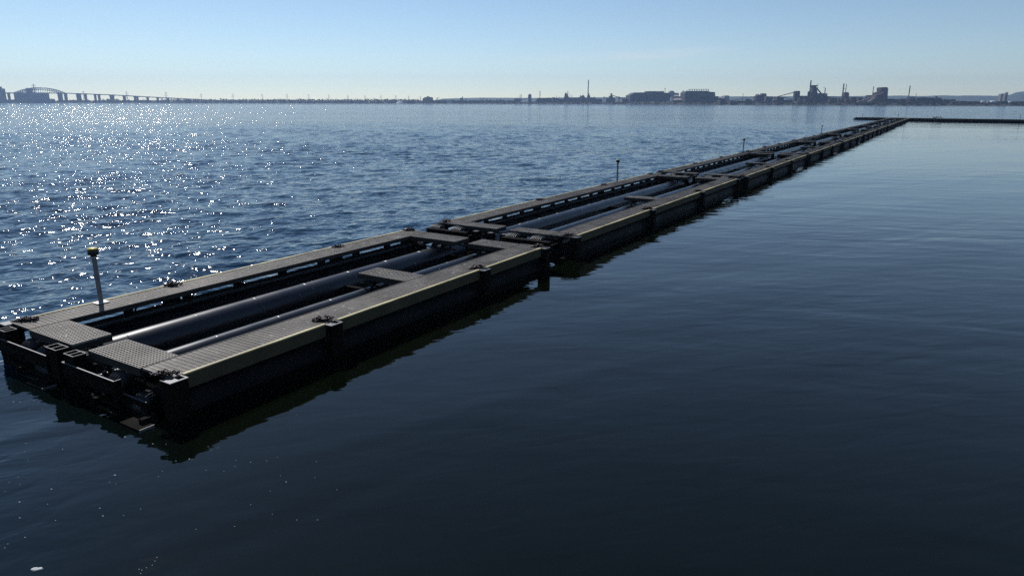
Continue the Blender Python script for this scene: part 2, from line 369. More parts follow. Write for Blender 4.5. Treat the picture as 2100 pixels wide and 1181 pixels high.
    # mooring posts: black square tubes standing through both edges
    for p in posts:
        for side_ in (0, 1):
            y0, y1 = ((-0.16, 0.10) if side_ == 0 else (WID - 0.10, WID + 0.16))
            b = MB()
            x0, x1 = p - 0.15, p + 0.15
            b.box(x0, x1, y0, y0 + 0.02, -1.2, ZD - 0.03); b.box(x0, x1, y1 - 0.02, y1, -1.2, ZD - 0.03)
            b.box(x0, x0 + 0.02, y0 + 0.021, y1 - 0.021, -1.2, ZD - 0.032); b.box(x1 - 0.02, x1, y0 + 0.021, y1 - 0.021, -1.2, ZD - 0.032)
            po = b.build('mooring_post', M['matte'], root)
            tp = MB(); z0, z1 = ZD - 0.029, ZD - 0.012
            tp.box(x0 - 0.01, x0 + 0.16, y0 - 0.01, y1, z0, z1); tp.box(x0 + 0.161, x1 + 0.01, y0 - 0.01, y0 + 0.03, z0, z1)
            tp.box(x0 + 0.161, x1 + 0.01, y1 - 0.03, y1, z0, z1); tp.box(x1 - 0.02, x1 + 0.01, y0 + 0.031, y1 - 0.031, z0, z1)
            tp.build('post_cap', M['flange'], po)
    # end cross beams that tie the two floats together
    for x in (0.35, L - 0.5, mid + 0.36):
        b = MB(); b.box(x - 0.06, x + 0.06, 0.3, 5.0, 0.02, 0.16); b.build('cross_beam', M['matte'], root)
    if near_end == 'open':
        # free end facing the camera: plates, ribbed tyres and hollow posts
        for (y0, y1) in ((1.10, 2.74), (3.30, 5.16)):
            b = MB(); b.box(-0.34, -0.325, y0, y1, 0.24, 0.50); b.box(-0.324, -0.22, y0, y0 + 0.012, 0.14, 0.498); b.box(-0.324, -0.22, y1 - 0.012, y1, 0.14, 0.498)
            b.box(-0.324, -0.27, y0 + 0.02, y1 - 0.02, 0.02, 0.07); b.box(-0.32, -0.29, y0 + 0.03, y0 + 0.08, 0.071, 0.239); b.box(-0.32, -0.29, y1 - 0.08, y1 - 0.03, 0.071, 0.239)
            t = MB(); t.box(-0.343, -0.321, y0 - 0.003, y1 + 0.003, 0.501, 0.509); t.box(-0.32, -0.22, y0 - 0.003, y0 + 0.012, 0.501, 0.509); t.box(-0.32, -0.22, y1 - 0.012, y1 + 0.003, 0.501, 0.509)
            for q in range(7):
                yy = y0 + (y1 - y0) * (q + 0.5) / 7
                for zz in (0.30, 0.44): b.lathe([(-0.02, 0.0), (-0.02, 0.016), (0, 0.016)], (-0.34, yy, zz), 'x', 8, 0)
            e = b.build('end_plate', [M['matte'], M['flange']], root)
            t.build('plate_edge', M['flange'], e)
        for y, z, R in ((1.38, 0.27, 0.27), (0.74, 0.05, 0.24), (2.74, 0.30, 0.28), (4.45, 0.25, 0.27), (3.95, 0.2, 0.26)):
            r = ribbed((0.0, y, z), R, 0.36, 6); r.build('tyre_fender', M['rubber'], root)
        for (y0, y1) in ((2.98, 3.36), (2.40, 2.72), (4.9, 5.2)):
            b = MB(); x0, x1 = -0.30, -0.08
            b.box(x0, x1, y0, y0 + 0.02, -0.5, 0.652); b.box(x0, x1, y1 - 0.02, y1, -0.5, 0.652)
            b.box(x0, x0 + 0.02, y0 + 0.021, y1 - 0.021, -0.5, 0.65); b.box(x1 - 0.02, x1, y0 + 0.021, y1 - 0.021, -0.5, 0.65)
            ym = (y0 + y1) / 2; b.box(x0 + 0.021, x1 - 0.021, ym - 0.01, ym + 0.01, -0.5, 0.648)
            po = b.build('end_post', M['matte'], root)
            t = MB(); e = 0.012
            t.box(x0, x1, y0, y0 + e, 0.653, 0.66); t.box(x0, x1, y1 - e, y1, 0.653, 0.66); t.box(x0, x0 + e, y0 + e, y1 - e, 0.653, 0.66); t.box(x1 - e, x1, y0 + e, y1 - e, 0.653, 0.66)
            t.box(x0 + e, x1 - e, ym - e / 2, ym + e / 2, 0.653, 0.66); t.build('post_rim', M['flange'], po)
        for (y0, y1) in ((0.02, 0.58), (3.02, 3.60)):
            b = MB(); b.box(-0.60, -0.36, y0, y1, -0.12, 0.03); sp = b.build('step_plate', M['matte'], root)
            t = MB(); t.box(-0.61, -0.37, y0 - 0.012, y0 - 0.002, 0.0, 0.045); t.build('plate_edge', M['flange'], sp)
        for (y0, y1) in ((0.45, 1.2), (2.75, 3.3)):
            b = MB(); b.box(-0.22, -0.19, y0, y1, 0.02, 0.24); lp = b.build('low_plate', M['matte'], root)
            t = MB(); t.box(-0.223, -0.187, y0, y1, 0.241, 0.248); t.build('plate_edge', M['flange'], lp)
        b = MB()
        for y in (0.25, 1.7, 2.55, 3.17, 4.3): b.box(-0.45, -0.20, y - 0.05, y + 0.05, -0.35, 0.10)
        b.box(-0.40, -0.30, 0.0, 5.2, -0.10, -0.02); b.build('lower_frame', M['matte'], root)
    else:
        for (y0, y1) in ((0.45, 2.25), (3.70, 5.45)):
            b = MB(); b.box(-0.80, -0.62, y0, y1, 0.40, 0.50); b.box(-0.76, -0.66, y0 + 0.02, y1 - 0.02, 0.501, 0.57); b.box(-0.82, -0.60, y0, y1, 0.571, 0.595)
            b.box(-0.70, -0.1, y0 + 0.05, y0 + 0.13, 0.30, 0.44); b.box(-0.70, -0.1, y1 - 0.13, y1 - 0.05, 0.30, 0.44)
            for q in range(6):
                yy = y0 + (y1 - y0) * (q + 0.5) / 6
                b.lathe([(0.0, 0.022), (0.022, 0.022), (0.022, 0.0)], (-0.71, yy, 0.596), 'z', 8, 1); b.lathe([(-0.02, 0.0), (-0.02, 0.02), (0, 0.02)], (-0.80, yy, 0.45), 'x', 8, 1)
            b.build('end_beam', [M['matte'], M['flange']], root)
            for yy in (y0 + 0.62, y1 - 0.22):
                ribbed((-0.36, yy, 0.36), 0.34, 0.42, 7).build('tyre_fender', M['rubber'], root)
        for y in (2.35, 2.9, 3.5):
            b = MB(); b.box(-0.55, -0.33, y - 0.11, y + 0.11, -0.5, 0.62); po = b.build('end_post', M['matte'], root)
            t = MB(); t.box(-0.52, -0.36, y - 0.08, y + 0.08, 0.6205, 0.628); t.build('post_rim', M['flange'], po)
        b = MB(); b.box(-1.5, -0.25, 1.5, 1.7, 0.05, 0.2); b.box(-1.5, -0.25, 4.2, 4.4, 0.05, 0.2); b.build('coupling', M['rubber'], root)
        b = MB(); b.box(-0.6, -0.45, 0.0, 5.3, -0.05, 0.09); b.build('lower_frame', M['matte'], root)
    return root

GM = 'pontoon modules of the floating boom'
short = make_module(12.1, [0.02, 3.38, 8.72, 11.98], 6.65, 'open')
tag(short, 'short black pontoon module at the near free end of the boom', 'pontoon', GM)
short.location = boom(0, 0); short.rotation_euler[2] = RZ
POSTS_L = [0.16, 7.12, 14.0, 20.9]
long0 = make_module(21.05, POSTS_L, 10.05, 'joined')
mods = [(0.0, [0.02, 3.38, 8.72, 11.98])]
WH = ['just beyond the nearest short one', 'whose left walkway ends at the third lantern post']
for i in range(9):
    s0 = 13.9 + 22.58 * i
    o = long0 if i == 0 else copy_tree(long0)
    o.location = boom(s0, random.uniform(-0.05, 0.05), random.uniform(-0.015, 0.015) if i else 0.0); o.rotation_euler = (random.uniform(-0.003, 0.003), 0, RZ + random.uniform(-0.003, 0.003))
    tag(o, 'long black pontoon module, %s along the main boom from the near end' % ORD[i + 1], 'pontoon', GM)
    mods.append((s0, POSTS_L))
o = copy_tree(long0); o.location = boom(13.9 + 22.58 * 9 - 6.5, -0.02); o.rotation_euler[2] = RZ
o.location = boom(13.9 + 22.58 * 9, 0)
tag(o, 'farthest long black pontoon module of the main boom, running up to the cross boom', 'pontoon', GM)
# the cross boom
RX = atan2(XD.y, XD.x)
for i, lb in enumerate(('left pontoon module of the far cross boom, its free end out in open water', 'middle pontoon module of the far cross boom, where the main boom meets it', 'right pontoon module of the far cross boom, running out of frame', 'outermost pontoon module of the far cross boom at the right frame edge')):
    o = copy_tree(long0); o.location = X0 + XD * (22.6 * i); o.rotation_euler[2] = RX
    tag(o, lb, 'pontoon', 'pontoon modules of the cross boom')

# ------------------------------------------------------------------ chains heaped on the posts
def chain_mesh(seed, n):
    rnd = random.Random(seed); b = MB()
    p = Vector((-0.30, 0.05, 0.02)); hd = 0.0
    for i in range(n):
        q = i / n
        c = Vector((-0.30 + 0.48 * q + rnd.uniform(-0.05, 0.05), rnd.uniform(-0.10, 0.10) * (1.2 - abs(q - 0.6)), 0.016 + rnd.random() ** 1.3 * 0.12 * (1 - abs(q - 0.62) * 1.4) ** 1))
        c.z = max(0.014, c.z)
        R = Matrix.Rotation(rnd.uniform(0, pi), 3, 'Z') @ Matrix.Rotation(rnd.uniform(-0.5, 0.5), 3, 'Y') @ Matrix.Rotation(rnd.uniform(-1.0, 1.0), 3, 'X')
        pts = []
        for j in range(10):
            a = 2 * pi * j / 10; x = 0.030 * cos(a); y = 0.027 * sin(a); x += 0.032 if cos(a) > 0 else -0.032
            pts.append(c + R @ Vector((x, y, 0)))
        for v in pts: v.z = max(v.z, 0.010)
        b.tube(pts, 0.016, 6, False, 0, True)
    return b
chains = []
for sd_ in range(3):
    o = chain_mesh(sd_ + 3, 32).build('chain_heap', M['chain']); chains.append(o)
used = set(); k = 0
for mi, (s0, ps) in enumerate(mods[:5]):
    modname = 'nearest short module' if mi == 0 else '%s module' % ORD[mi]
    for pi_, p in enumerate(ps):
        for side_ in (0, 1):
            src = chains[k % 3]; o = src if k < 3 else src.copy()
            if k >= 3: C.objects.link(o)
            k += 1
            if side_ == 0: o.location = boom(s0 + p, 0.16, ZD + 0.002); rz = 0.2
            else: o.location = boom(s0 + p, WID - 0.15, ZD + 0.002); rz = 0.15
            if mi == 0 and side_ == 1 and pi_ == 0: o.location = boom(0.25, WID - 0.2, ZD + 0.002); rz = 0.2
            o.rotation_euler = (0, 0, rz + random.uniform(-0.3, 0.3)); sc = random.uniform(0.62, 0.76); o.scale = (sc, sc, sc * random.uniform(0.85, 1.1))
            tag(o, 'rusty chain heap on the %s edge of the %s, %s post along' % (('right', 'left')[side_], modname, ORD[pi_]), 'chain', 'chain heaps on the mooring posts')

# ------------------------------------------------------------------ lantern posts
def make_lantern():
    r = empty('lantern_post')
    b = MB(); b.box(-0.13, 0.13, -0.10, 0.10, 0.014, 0.024); b.build('base_plate', M['alum'], r)
    b = MB(); b.tube([(0, 0, 0.02), (0, 0, 1.02)], 0.047, 16); b.build('pole', M['poles'], r)
    b = MB(); b.lathe([(0, 0.0), (0, 0.14), (0.012, 0.14), (0.012, 0.0)], (0, 0, 1.02), 'z', 6); b.build('lantern_bracket', M['alum'], r)
    b = MB(); b.lathe([(0, 0.0), (0, 0.06), (0.035, 0.065), (0.04, 0.105), (0.135, 0.105), (0.15, 0.095), (0.15, 0.0)], (0, 0, 1.033), 'z', 16); lb = b.build('lantern_body', M['black'], r)
    b = MB(); b.lathe([(0, 0.0), (0, 0.098), (0.014, 0.104), (0.03, 0.088), (0.036, 0.0)], (0, 0, 1.184), 'z', 16); b.build('lantern_cap', M['yellow'], lb)
    return r
lan = make_lantern()
LP = [(boom(1.68, 5.20, ZD), 'near pale lantern post with a yellow cap, standing alone on the nearest module'),
      (boom(29.62, 5.22, ZD), 'second lantern post along the boom, on the left walkway of the second module'),
      (boom(57.4, 5.2, ZD), 'third lantern post along the boom, at the far end of the third module'),
      (boom(102.0, 5.2, ZD), 'fourth lantern post along the boom, on the left walkway of the fifth module'),
      (X0 + XD * 1.2 + XN * 2.0 + Vector((0, 0, ZD)), 'tiny lantern post on the free left end of the far cross boom'),
      (X0 + XD * 11.2 + XN * 2.6 + Vector((0, 0, ZD)), 'tiny lantern post on the far cross boom just left of the main boom'),
      (X0 + XD * 41.5 + XN * 2.6 + Vector((0, 0, ZD)), 'tiny lantern post on the far cross boom near the right frame edge')]
for i, (p, lb) in enumerate(LP):
    o = lan if i == 0 else copy_tree(lan); o.location = p; o.rotation_euler[2] = RZ
    if i > 3: o.location.z = ZD - 0.005 
    tag(o, lb, 'lantern post', 'lantern posts on the boom')

# ------------------------------------------------------------------ birds on the cross boom
mb = mat('dark_plumage', (0.02, 0.02, 0.02), 0.6)
def bird_mesh():
    b = MB()
    b.tube([(-0.28, 0, 0.10), (-0.16, 0, 0.2), (0.0, 0, 0.30), (0.10, 0, 0.42), (0.12, 0, 0.5), (0.13, 0, 0.57), (0.17, 0, 0.60), (0.21, 0, 0.595), (0.29, 0, 0.58)],
           [0.02, 0.07, 0.115, 0.10, 0.055, 0.04, 0.045, 0.03, 0.008], 10)
    for s in (-1, 1): b.tube([(0.02, 0.04 * s, 0.22), (0.03, 0.05 * s, 0.0), (0.09, 0.06 * s, 0.006)], [0.014, 0.012, 0.02], 6)
    return b
b0 = bird_mesh().build('waterbird', mb)
bl = ['leftmost', 'second from the left', 'third from the left', 'middle', 'third from the right', 'second from the right', 'rightmost']
for i, px in enumerate((1912.5, 1915.5, 1918.5, 1920.5, 1923, 1926, 1929)):
    o = b0 if i == 0 else b0.copy()
    if i: C.objects.link(o)
    d = ray(px, 245); kq = (X0.x * XD.y - X0.y * XD.x) / (d.x * XD.y - d.y * XD.x)
    p = Vector((d.x * kq, d.y * kq, 0)) + XN * 0.35
    o.location = (p.x, p.y, ZD + 0.001); o.rotation_euler[2] = random.uniform(-0.6, 0.6) + (0 if i % 3 else 2.5)
    tag(o, 'dark waterbird on the far cross boom, %s in the row' % bl[i], 'bird', 'waterbirds on the cross boom')

# ------------------------------------------------------------------ foam flecks and modelled glints on the sheltered water
def blob(seed, r):
    rnd = random.Random(seed); n = 12; b = MB(); ph = [rnd.uniform(0, 6.28) for _ in range(3)]
    rr = [r * (1 + 0.22 * sin(2 * 2 * pi * j / n + ph[0]) + 0.14 * sin(3 * 2 * pi * j / n + ph[1]) + rnd.uniform(-0.08, 0.08)) for j in range(n)]
    lo = [(rr[j] * cos(2 * pi * j / n), 0.6 * rr[j] * sin(2 * pi * j / n), -0.004) for j in range(n)]
    hi = [(0.85 * x, 0.85 * y, r * 0.16) for x, y, z in lo]
    b.add(lo + hi + [(0, 0, r * 0.24)], [(j, (j + 1) % n, (j + 1) % n + n, j + n) for j in range(n)] + [(j + n, (j + 1) % n + n, 2 * n) for j in range(n)])
    return b
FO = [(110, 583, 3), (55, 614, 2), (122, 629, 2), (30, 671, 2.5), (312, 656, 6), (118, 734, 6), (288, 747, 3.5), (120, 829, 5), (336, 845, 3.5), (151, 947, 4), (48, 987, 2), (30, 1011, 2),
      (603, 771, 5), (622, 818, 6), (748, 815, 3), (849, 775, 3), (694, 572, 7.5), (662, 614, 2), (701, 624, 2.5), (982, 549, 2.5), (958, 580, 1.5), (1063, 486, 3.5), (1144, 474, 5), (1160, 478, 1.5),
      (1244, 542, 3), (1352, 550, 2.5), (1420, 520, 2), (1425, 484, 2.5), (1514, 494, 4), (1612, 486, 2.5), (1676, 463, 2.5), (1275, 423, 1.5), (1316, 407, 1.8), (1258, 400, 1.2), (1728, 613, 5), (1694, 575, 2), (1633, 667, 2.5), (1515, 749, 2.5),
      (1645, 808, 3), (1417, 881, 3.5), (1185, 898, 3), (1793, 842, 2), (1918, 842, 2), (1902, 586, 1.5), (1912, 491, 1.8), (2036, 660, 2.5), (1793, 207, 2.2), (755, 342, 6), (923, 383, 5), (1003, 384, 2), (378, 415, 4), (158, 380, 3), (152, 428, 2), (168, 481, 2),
      (83, 130, 5), (122, 132, 4), (205, 122, 3.5), (178, 172, 2.5), (258, 174, 2), (840, 1140, 2), (858, 1145, 3), (920, 1115, 2.5), (936, 1090, 2), (850, 1165, 2.2), (948, 1068, 1.5), (885, 1130, 1.5)]  # lower left cluster models ripple sun glints as white flecks
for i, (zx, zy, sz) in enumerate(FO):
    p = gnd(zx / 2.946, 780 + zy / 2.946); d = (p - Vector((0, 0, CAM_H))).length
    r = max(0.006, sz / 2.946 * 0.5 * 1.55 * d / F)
    o = blob(i, r).build('foam_glint_fleck', M['foam']); o.location = (p.x, p.y, 0.003); o.rotation_euler[2] = random.uniform(-0.5, 0.9)
    tag(o, 'small white fleck among the foam and modelled sun glints on the near water', 'foam fleck', 'white foam flecks on the near water')
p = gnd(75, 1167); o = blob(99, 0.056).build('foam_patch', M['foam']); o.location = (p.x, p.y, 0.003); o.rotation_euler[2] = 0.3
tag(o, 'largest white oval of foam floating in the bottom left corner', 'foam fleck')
FR = [(770, 720, 3.5), (895, 757, 2), (1770, 898, 0)]
# ------------------------------------------------------------------ far shore
exec_far = True
MF = dict(
    dark=mat('mill_dark_cladding', (0.045, 0.042, 0.048), 0.8, noise=0.05, col2=(0.028, 0.026, 0.03)),
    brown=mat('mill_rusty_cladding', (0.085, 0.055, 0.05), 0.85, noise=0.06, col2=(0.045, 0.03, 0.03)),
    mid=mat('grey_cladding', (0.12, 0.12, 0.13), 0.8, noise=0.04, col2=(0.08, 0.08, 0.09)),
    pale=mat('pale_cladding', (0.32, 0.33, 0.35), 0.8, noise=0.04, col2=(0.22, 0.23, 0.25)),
    white=mat('white_paint', (0.75, 0.75, 0.75), 0.6),
    salt=mat('white_salt', (0.82, 0.80, 0.78), 0.9, noise=0.3, col2=(0.68, 0.66, 0.64)),
    roof=mat('pale_pinkish_roof', (0.42, 0.34, 0.31), 0.7, noise=0.05, col2=(0.30, 0.24, 0.22)),
    conc=mat('weathered_concrete', (0.20, 0.20, 0.21), 0.85, noise=0.05),
    steel=mat('hazed_bridge_steel', (0.15, 0.155, 0.165), 0.6),  # lightened to add the heavier haze over the bridge
    lattice=mat('pale_lattice', (0.42, 0.43, 0.45), 0.6),  # lightened so the distant pylons read faint
    leaf=mat('distant_foliage', (0.045, 0.06, 0.03), 0.9, noise=0.1, col2=(0.025, 0.035, 0.02)),
    bark=mat('distant_bark', (0.05, 0.04, 0.03), 0.9),
    soil=mat('shore_rubble', (0.036, 0.033, 0.029), 0.95, noise=0.04, col2=(0.02, 0.018, 0.017)),
    hill=mat('wooded_hill', (0.05, 0.075, 0.045), 0.95, noise=0.008, col2=(0.03, 0.05, 0.03)),
)
SH = [(-700, 3500), (-100, 3400), (500, 3350), (1000, 2950), (1150, 2750), (1300, 2450), (1500, 2080), (1650, 1860), (1850, 1720), (2000, 1640), (2300, 1500), (2800, 1300)]
def shoreD(px):
    for (a, da), (b, db) in zip(SH, SH[1:]):
        if px <= b: return da + (db - da) * (px - a) / (b - a)
    return SH[-1][1]
# land: waterline, bank, low ground behind
rnd = random.Random(3); land = MB(); rows = []
BANK = [(-700, 2.5), (0, 3.0), (600, 3.0), (980, 3.5), (1050, 6.0), (1300, 7.0), (1480, 6.5), (1700, 6.0), (1900, 6.0), (2050, 5.0), (2800, 5)]
def bankH(px):
    for (a, da), (b, db) in zip(BANK, BANK[1:]):
        if px <= b: return da + (db - da) * (px - a) / (b - a)
    return 5
for px in range(-700, 2801, 10):
    D = shoreD(px); h = bankH(px) * rnd.uniform(0.85, 1.1); dd = rnd.uniform(-6, 6)
    x1 = at(px, 210, D + dd).x / (D + dd)
    rows.append([(x1 * (D + dd), D + dd, -0.5), (x1 * (D + dd + 5), D + dd + 5, 1.3 + rnd.uniform(-0.3, 0.3)), (x1 * (D + 22), D + 22, h), (x1 * (D + 60), D + 60, h * rnd.uniform(0.8, 1.05)), (x1 * (D + 300), D + 300, 3.5), (x1 * 5200, 5200, 4.0)])
nr = len(rows); k = len(rows[0])
land.add([v for r in rows for v in r], [(i * k + j, (i + 1) * k + j, (i + 1) * k + j + 1, i * k + j + 1) for i in range(nr - 1) for j in range(k - 1)])
kind(land.build('shore', MF['soil']), 'structure')
# hills
HP = [(-700, 210), (880, 210), (905, 203), (960, 201), (1010, 200.8), (1100, 201.2), (1200, 200), (1480, 198.4), (1600, 198), (1700, 197.6), (1800, 197.2), (1850, 196.3), (1890, 197.6), (1935, 195.9), (1958, 196.6), (2000, 196), (2050, 197), (2072, 194.5), (2085, 189.5), (2100, 188), (2200, 186), (2500, 190), (2800, 196)]
hill = MB(); rows = []
def hp(px):
    for (a, da), (b, db) in zip(HP, HP[1:]):
        if px <= b: return da + (db - da) * (px - a) / (b - a)
    return 200
for px in range(-700, 2801, 12):
    D = 4800; p = at(px, hp(px) + rnd.uniform(-0.3, 0.3), D); z = max(p.z, 1)
    rows.append([(p.x * (D - 700) / D, D - 700, 0), (p.x * (D - 500) / D, D - 500, z * 0.35), (p.x * (D - 220) / D, D - 220, z * 0.8 * rnd.uniform(0.9, 1.05)), (p.x, D, z), (p.x * 1.08, D * 1.08, z * 0.8)])
nr = len(rows); k = len(rows[0])
hill.add([v for r in rows for v in r], [(i * k + j, (i + 1) * k + j, (i + 1) * k + j + 1, i * k + j + 1) for i in range(nr - 1) for j in range(k - 1)], 0, True)
kind(hill.build('hills', MF['hill']), 'structure')

# foliage clumps made of many small leaf-cluster faces
def clump(b, c, rx, ry, rz, n, size, rnd, mi=0):
    for _ in range(n):
        while True:
            u = Vector((rnd.uniform(-1, 1), rnd.uniform(-1, 1), rnd.uniform(-1, 1)))
            if 0.35 < u.length < 1: break
        p = Vector((c[0] + u.x * rx, c[1] + u.y * ry, max(0.3, c[2] + u.z * rz)))
        R = Matrix.Rotation(rnd.uniform(0, 6.28), 3, 'Z') @ Matrix.Rotation(rnd.uniform(-1.2, 1.2), 3, 'X')
        s = size * rnd.uniform(0.6, 1.4)
        b.add([p + R @ Vector(q) for q in ((-s, -s * 0.7, 0), (s, -s * 0.6, 0.2 * s), (0.7 * s, s, 0), (-0.8 * s, 0.7 * s, 0.25 * s))], [(0, 1, 2, 3)], mi)
wood = MB()
px = -60.0
while px < 1060:
    D = shoreD(px) + rnd.uniform(18, 130); top = 204.2 if px > 330 else 206.2
    if px < 120: top = 207.6
    if px > 860: top = 206.0
    y = top + rnd.uniform(-1.3, 1.2) - (1.5 if rnd.random() < 0.12 else 0); p = at(px, y, D)
    h = max(4, p.z - 1.5); r = rnd.uniform(5, 10)
    clump(wood, (p.x, D, 1.0 + h * 0.48), r, r, h * 0.55, 60, 1.8, rnd)
    px += rnd.uniform(1.0, 2.4)
kind(wood.build('far_wood', MF['leaf']), 'stuff')
scrub = MB(); px = 1000.0
while px < 2150:
    D = shoreD(px) + rnd.uniform(4, 55); h = rnd.uniform(2.0, 5.5); x = at(px, 210, D).x; r = rnd.uniform(3, 7)
    clump(scrub, (x, D, bankH(px) * rnd.uniform(0.35, 0.95) + h * 0.3), r, r, h * 0.7, 34, 1.0, rnd)
    px += rnd.uniform(0.9, 2.0)
kind(scrub.build('shore_scrub', MF['leaf']), 'stuff')
TR = [(150, 204, 'bushy tree under the bridge ramp, leftmost of the lone shore trees'), (213, 201.5, 'rounded tree beneath the bridge ramp, left one of a close pair'), (222, 202, 'rounded tree beneath the bridge ramp, right one of a close pair'), (240, 202.5, 'broad tree standing in front of the bridge piers, right of the rounded pair'),
      (262, 203, 'low tree right of the broad tree by the bridge piers'), (457, 202.5, 'tall tree at the foot of the bridge ramp'), (492, 203.5, 'narrow tree on the shore, just right of the ramp foot'), (561, 203.5, 'wide tree on the low shore between two pylons'), (581, 202.3, 'tallest round tree on the low shore left of the white heap'),
      (773, 203, 'flat topped tree on the shore left of the white heaps'), (805, 205, 'low tree close behind the big white heap')]
for i, (px, y, lb) in enumerate(TR):
    D = shoreD(px) + 30; p = at(px, y, D); h = p.z; r = h * 0.42; root = empty('shore_tree', (p.x, D, 0))
    t = MB(); t.tube([(0, 0, 0), (0.3, 0, h * 0.3), (0, 0.3, h * 0.7)], [0.6, 0.45, 0.2], 7)
    for s_ in (-1, 1): t.tube([(0.2, 0, h * 0.3), (s_ * r * 0.5, 0, h * 0.62)], [0.3, 0.1], 5)
    t.build('trunk', MF['bark'], root)
    cr = MB(); q = random.Random(50 + i)
    for _ in range(6): clump(cr, (q.uniform(-r, r) * 0.6, q.uniform(-r, r) * 0.5, h * q.uniform(0.45, 0.78)), r * 0.5, r * 0.5, h * 0.2, 50, 0.9, q)
    cr.build('crown', MF['leaf'], root); tag(root, lb, 'tree', 'lone trees along the far shore')

# ---- survey helpers for things on the far shore
def XZ(px, py, D): p = at(px, py, D); return p.x, p.z
def bx(b, x0, x1, yt, D, dep, yb=None, mi=0):
    """box whose front stands D metres out, spanning photo columns x0..x1 and rising to row yt"""
    a, z1 = XZ(x0, yt, D); c_, _ = XZ(x1, yt, D); z0 = 0.5 if yb is None else XZ(x0, yb, D)[1]
    b.box(a, c_, D, D + dep, z0, z1, mi)
def stack(b, px, yt, D, wpx, yb=None, taper=0.8, mi=0):
    x, z = XZ(px, yt, D); x, _ = XZ(px, 205, D); r = wpx * 0.5 * D / F; z0 = 0.5 if yb is None else XZ(px, yb, D)[1]
    b.tube([(x, D + 5, z0), (x, D + 5, z0 + (z - z0) * 0.97), (x, D + 5, z0 + (z - z0) * 0.971), (x, D + 5, z)], [r, r * (taper + 0.03), r * (taper + 0.12), r * (taper + 0.12)], 14, True, mi)
def beam(b, x0, y0, x1, y1, D, wpx, dep=5, mi=0):
    a, z0 = XZ(x0, y0, D); c_, z1 = XZ(x1, y1, D); b.bar((a, D + dep / 2, z0), (c_, D + dep / 2, z1), dep, wpx * D / F, mi)
def thing(name, label, cat, px, D, group=None):
    o = empty(name, (0, 0, 0)); return tag(o, label, cat, group)
def single(name, label, cat, b, m, group=None): return tag(b.build(name, m), label, cat, group)

# ---- pylons
def pylon_mesh():
    b = MB(); H = 1.0
    for sx in (-1, 1):
        for sy in (-1, 1):
            b.bar((0.075 * sx, 0.075 * sy, 0), (0.018 * sx, 0.018 * sy, 0.62), 0.013); b.bar((0.018 * sx, 0.018 * sy, 0.62), (0.012 * sx, 0.012 * sy, 0.96), 0.011)
    for i in range(5):
        z0, z1 = 0.12 * i, 0.12 * (i + 1); w0 = 0.075 - 0.057 * z0 / 0.62; w1 = 0.075 - 0.057 * z1 / 0.62
        for sy in (-1, 1): b.bar((-w0, sy * w0, z0), (w1, sy * w1, z1), 0.007); b.bar((w0, sy * w0, z0), (-w1, sy * w1, z1), 0.007)
    for z, w_ in ((0.64, 0.16), (0.77, 0.13), (0.89, 0.10)):
        b.bar((-w_, 0, z), (w_, 0, z), 0.012); b.bar((-w_, 0, z), (0, 0, z + 0.06), 0.007); b.bar((w_, 0, z), (0, 0, z + 0.06), 0.007)
    b.bar((0, 0, 0.95), (0, 0, 1.0), 0.01)
    return b
PY = [(68, 171.5, 'lattice power pylon poking up behind the crown of the bridge arch'), (170.5, 186.5, 'lattice power pylon just right of the bridge arch'), (259, 187, 'lattice power pylon behind the middle of the bridge ramp'), (339.5, 188.5, 'tall lattice power pylon behind the low end of the bridge ramp'),
      (412, 192, 'lattice power pylon over the foot of the bridge ramp'), (477, 192, 'lattice power pylon first beyond the ramp foot'), (537, 192.5, 'lattice power pylon second beyond the ramp foot'), (588, 192.5, 'lattice power pylon right of the tallest round shore tree'),
      (632.8, 193.5, 'lattice power pylon on the low wooded shore, fifth left of the white heap'), (674, 194, 'lattice power pylon on the low wooded shore, fourth left of the white heap'), (713, 194.5, 'lattice power pylon on the low wooded shore, third left of the white heap'), (748.5, 195, 'lattice power pylon on the low wooded shore, second left of the white heap'), (781, 195, 'lattice power pylon directly left of the big white heap'),
      (811.5, 195.5, 'lattice power pylon rising behind the big white heap'), (838, 196, 'lattice power pylon right of the big white heap'), (862, 197, 'faint lattice power pylon left of the blocky grain elevator')]
pm = None
for i, (px, y, lb) in enumerate(PY):
    D = 3900.0; x, z = XZ(px, y, D)
    if pm is None: pm = pylon_mesh().build('power_pylon', MF['lattice']); o = pm
    else: o = pm.copy(); C.objects.link(o)
    o.location = (x, D, 1.0); o.scale = (z - 1,) * 3; o.rotation_euler[2] = 0.35
    tag(o, lb, 'pylon', 'power pylons along the far shore')

# ---- skyway bridge
DB = 3470.0
br = tag(empty('skyway_bridge'), 'long grey road bridge with a steel arch span and a ramp on tall piers', 'bridge')
def deckY(px):
    P = [(-200, 195), (-60, 191.3), (30, 190.2), (130, 190.8), (172, 192.3), (230, 194.6), (300, 198.5), (400, 203.6), (462, 207.5)]
    for (a, da), (b_, db) in zip(P, P[1:]):
        if px <= b_: return da + (db - da) * (px - a) / (b_ - a)
    return 207.5
b = MB(); pxs = list(range(-200, 463, 14))
for a, c_ in zip(pxs, pxs[1:]): beam(b, a, deckY(a) + 0.7, c_, deckY(c_) + 0.7, DB, 1.6, 22)
b.build('deck', MF['steel'], br)
b = MB(); NA = 22; up = []; lo = []
for i in range(NA + 1):
    u = i / NA; px = 28 + 101 * u; e = 1 - (2 * u - 1) ** 2
    up.append((px, 190.6 - 10.4 * e)); lo.append((px, 190.9 - 6.2 * e ** 1.2 + (1 - e) * 2.0))
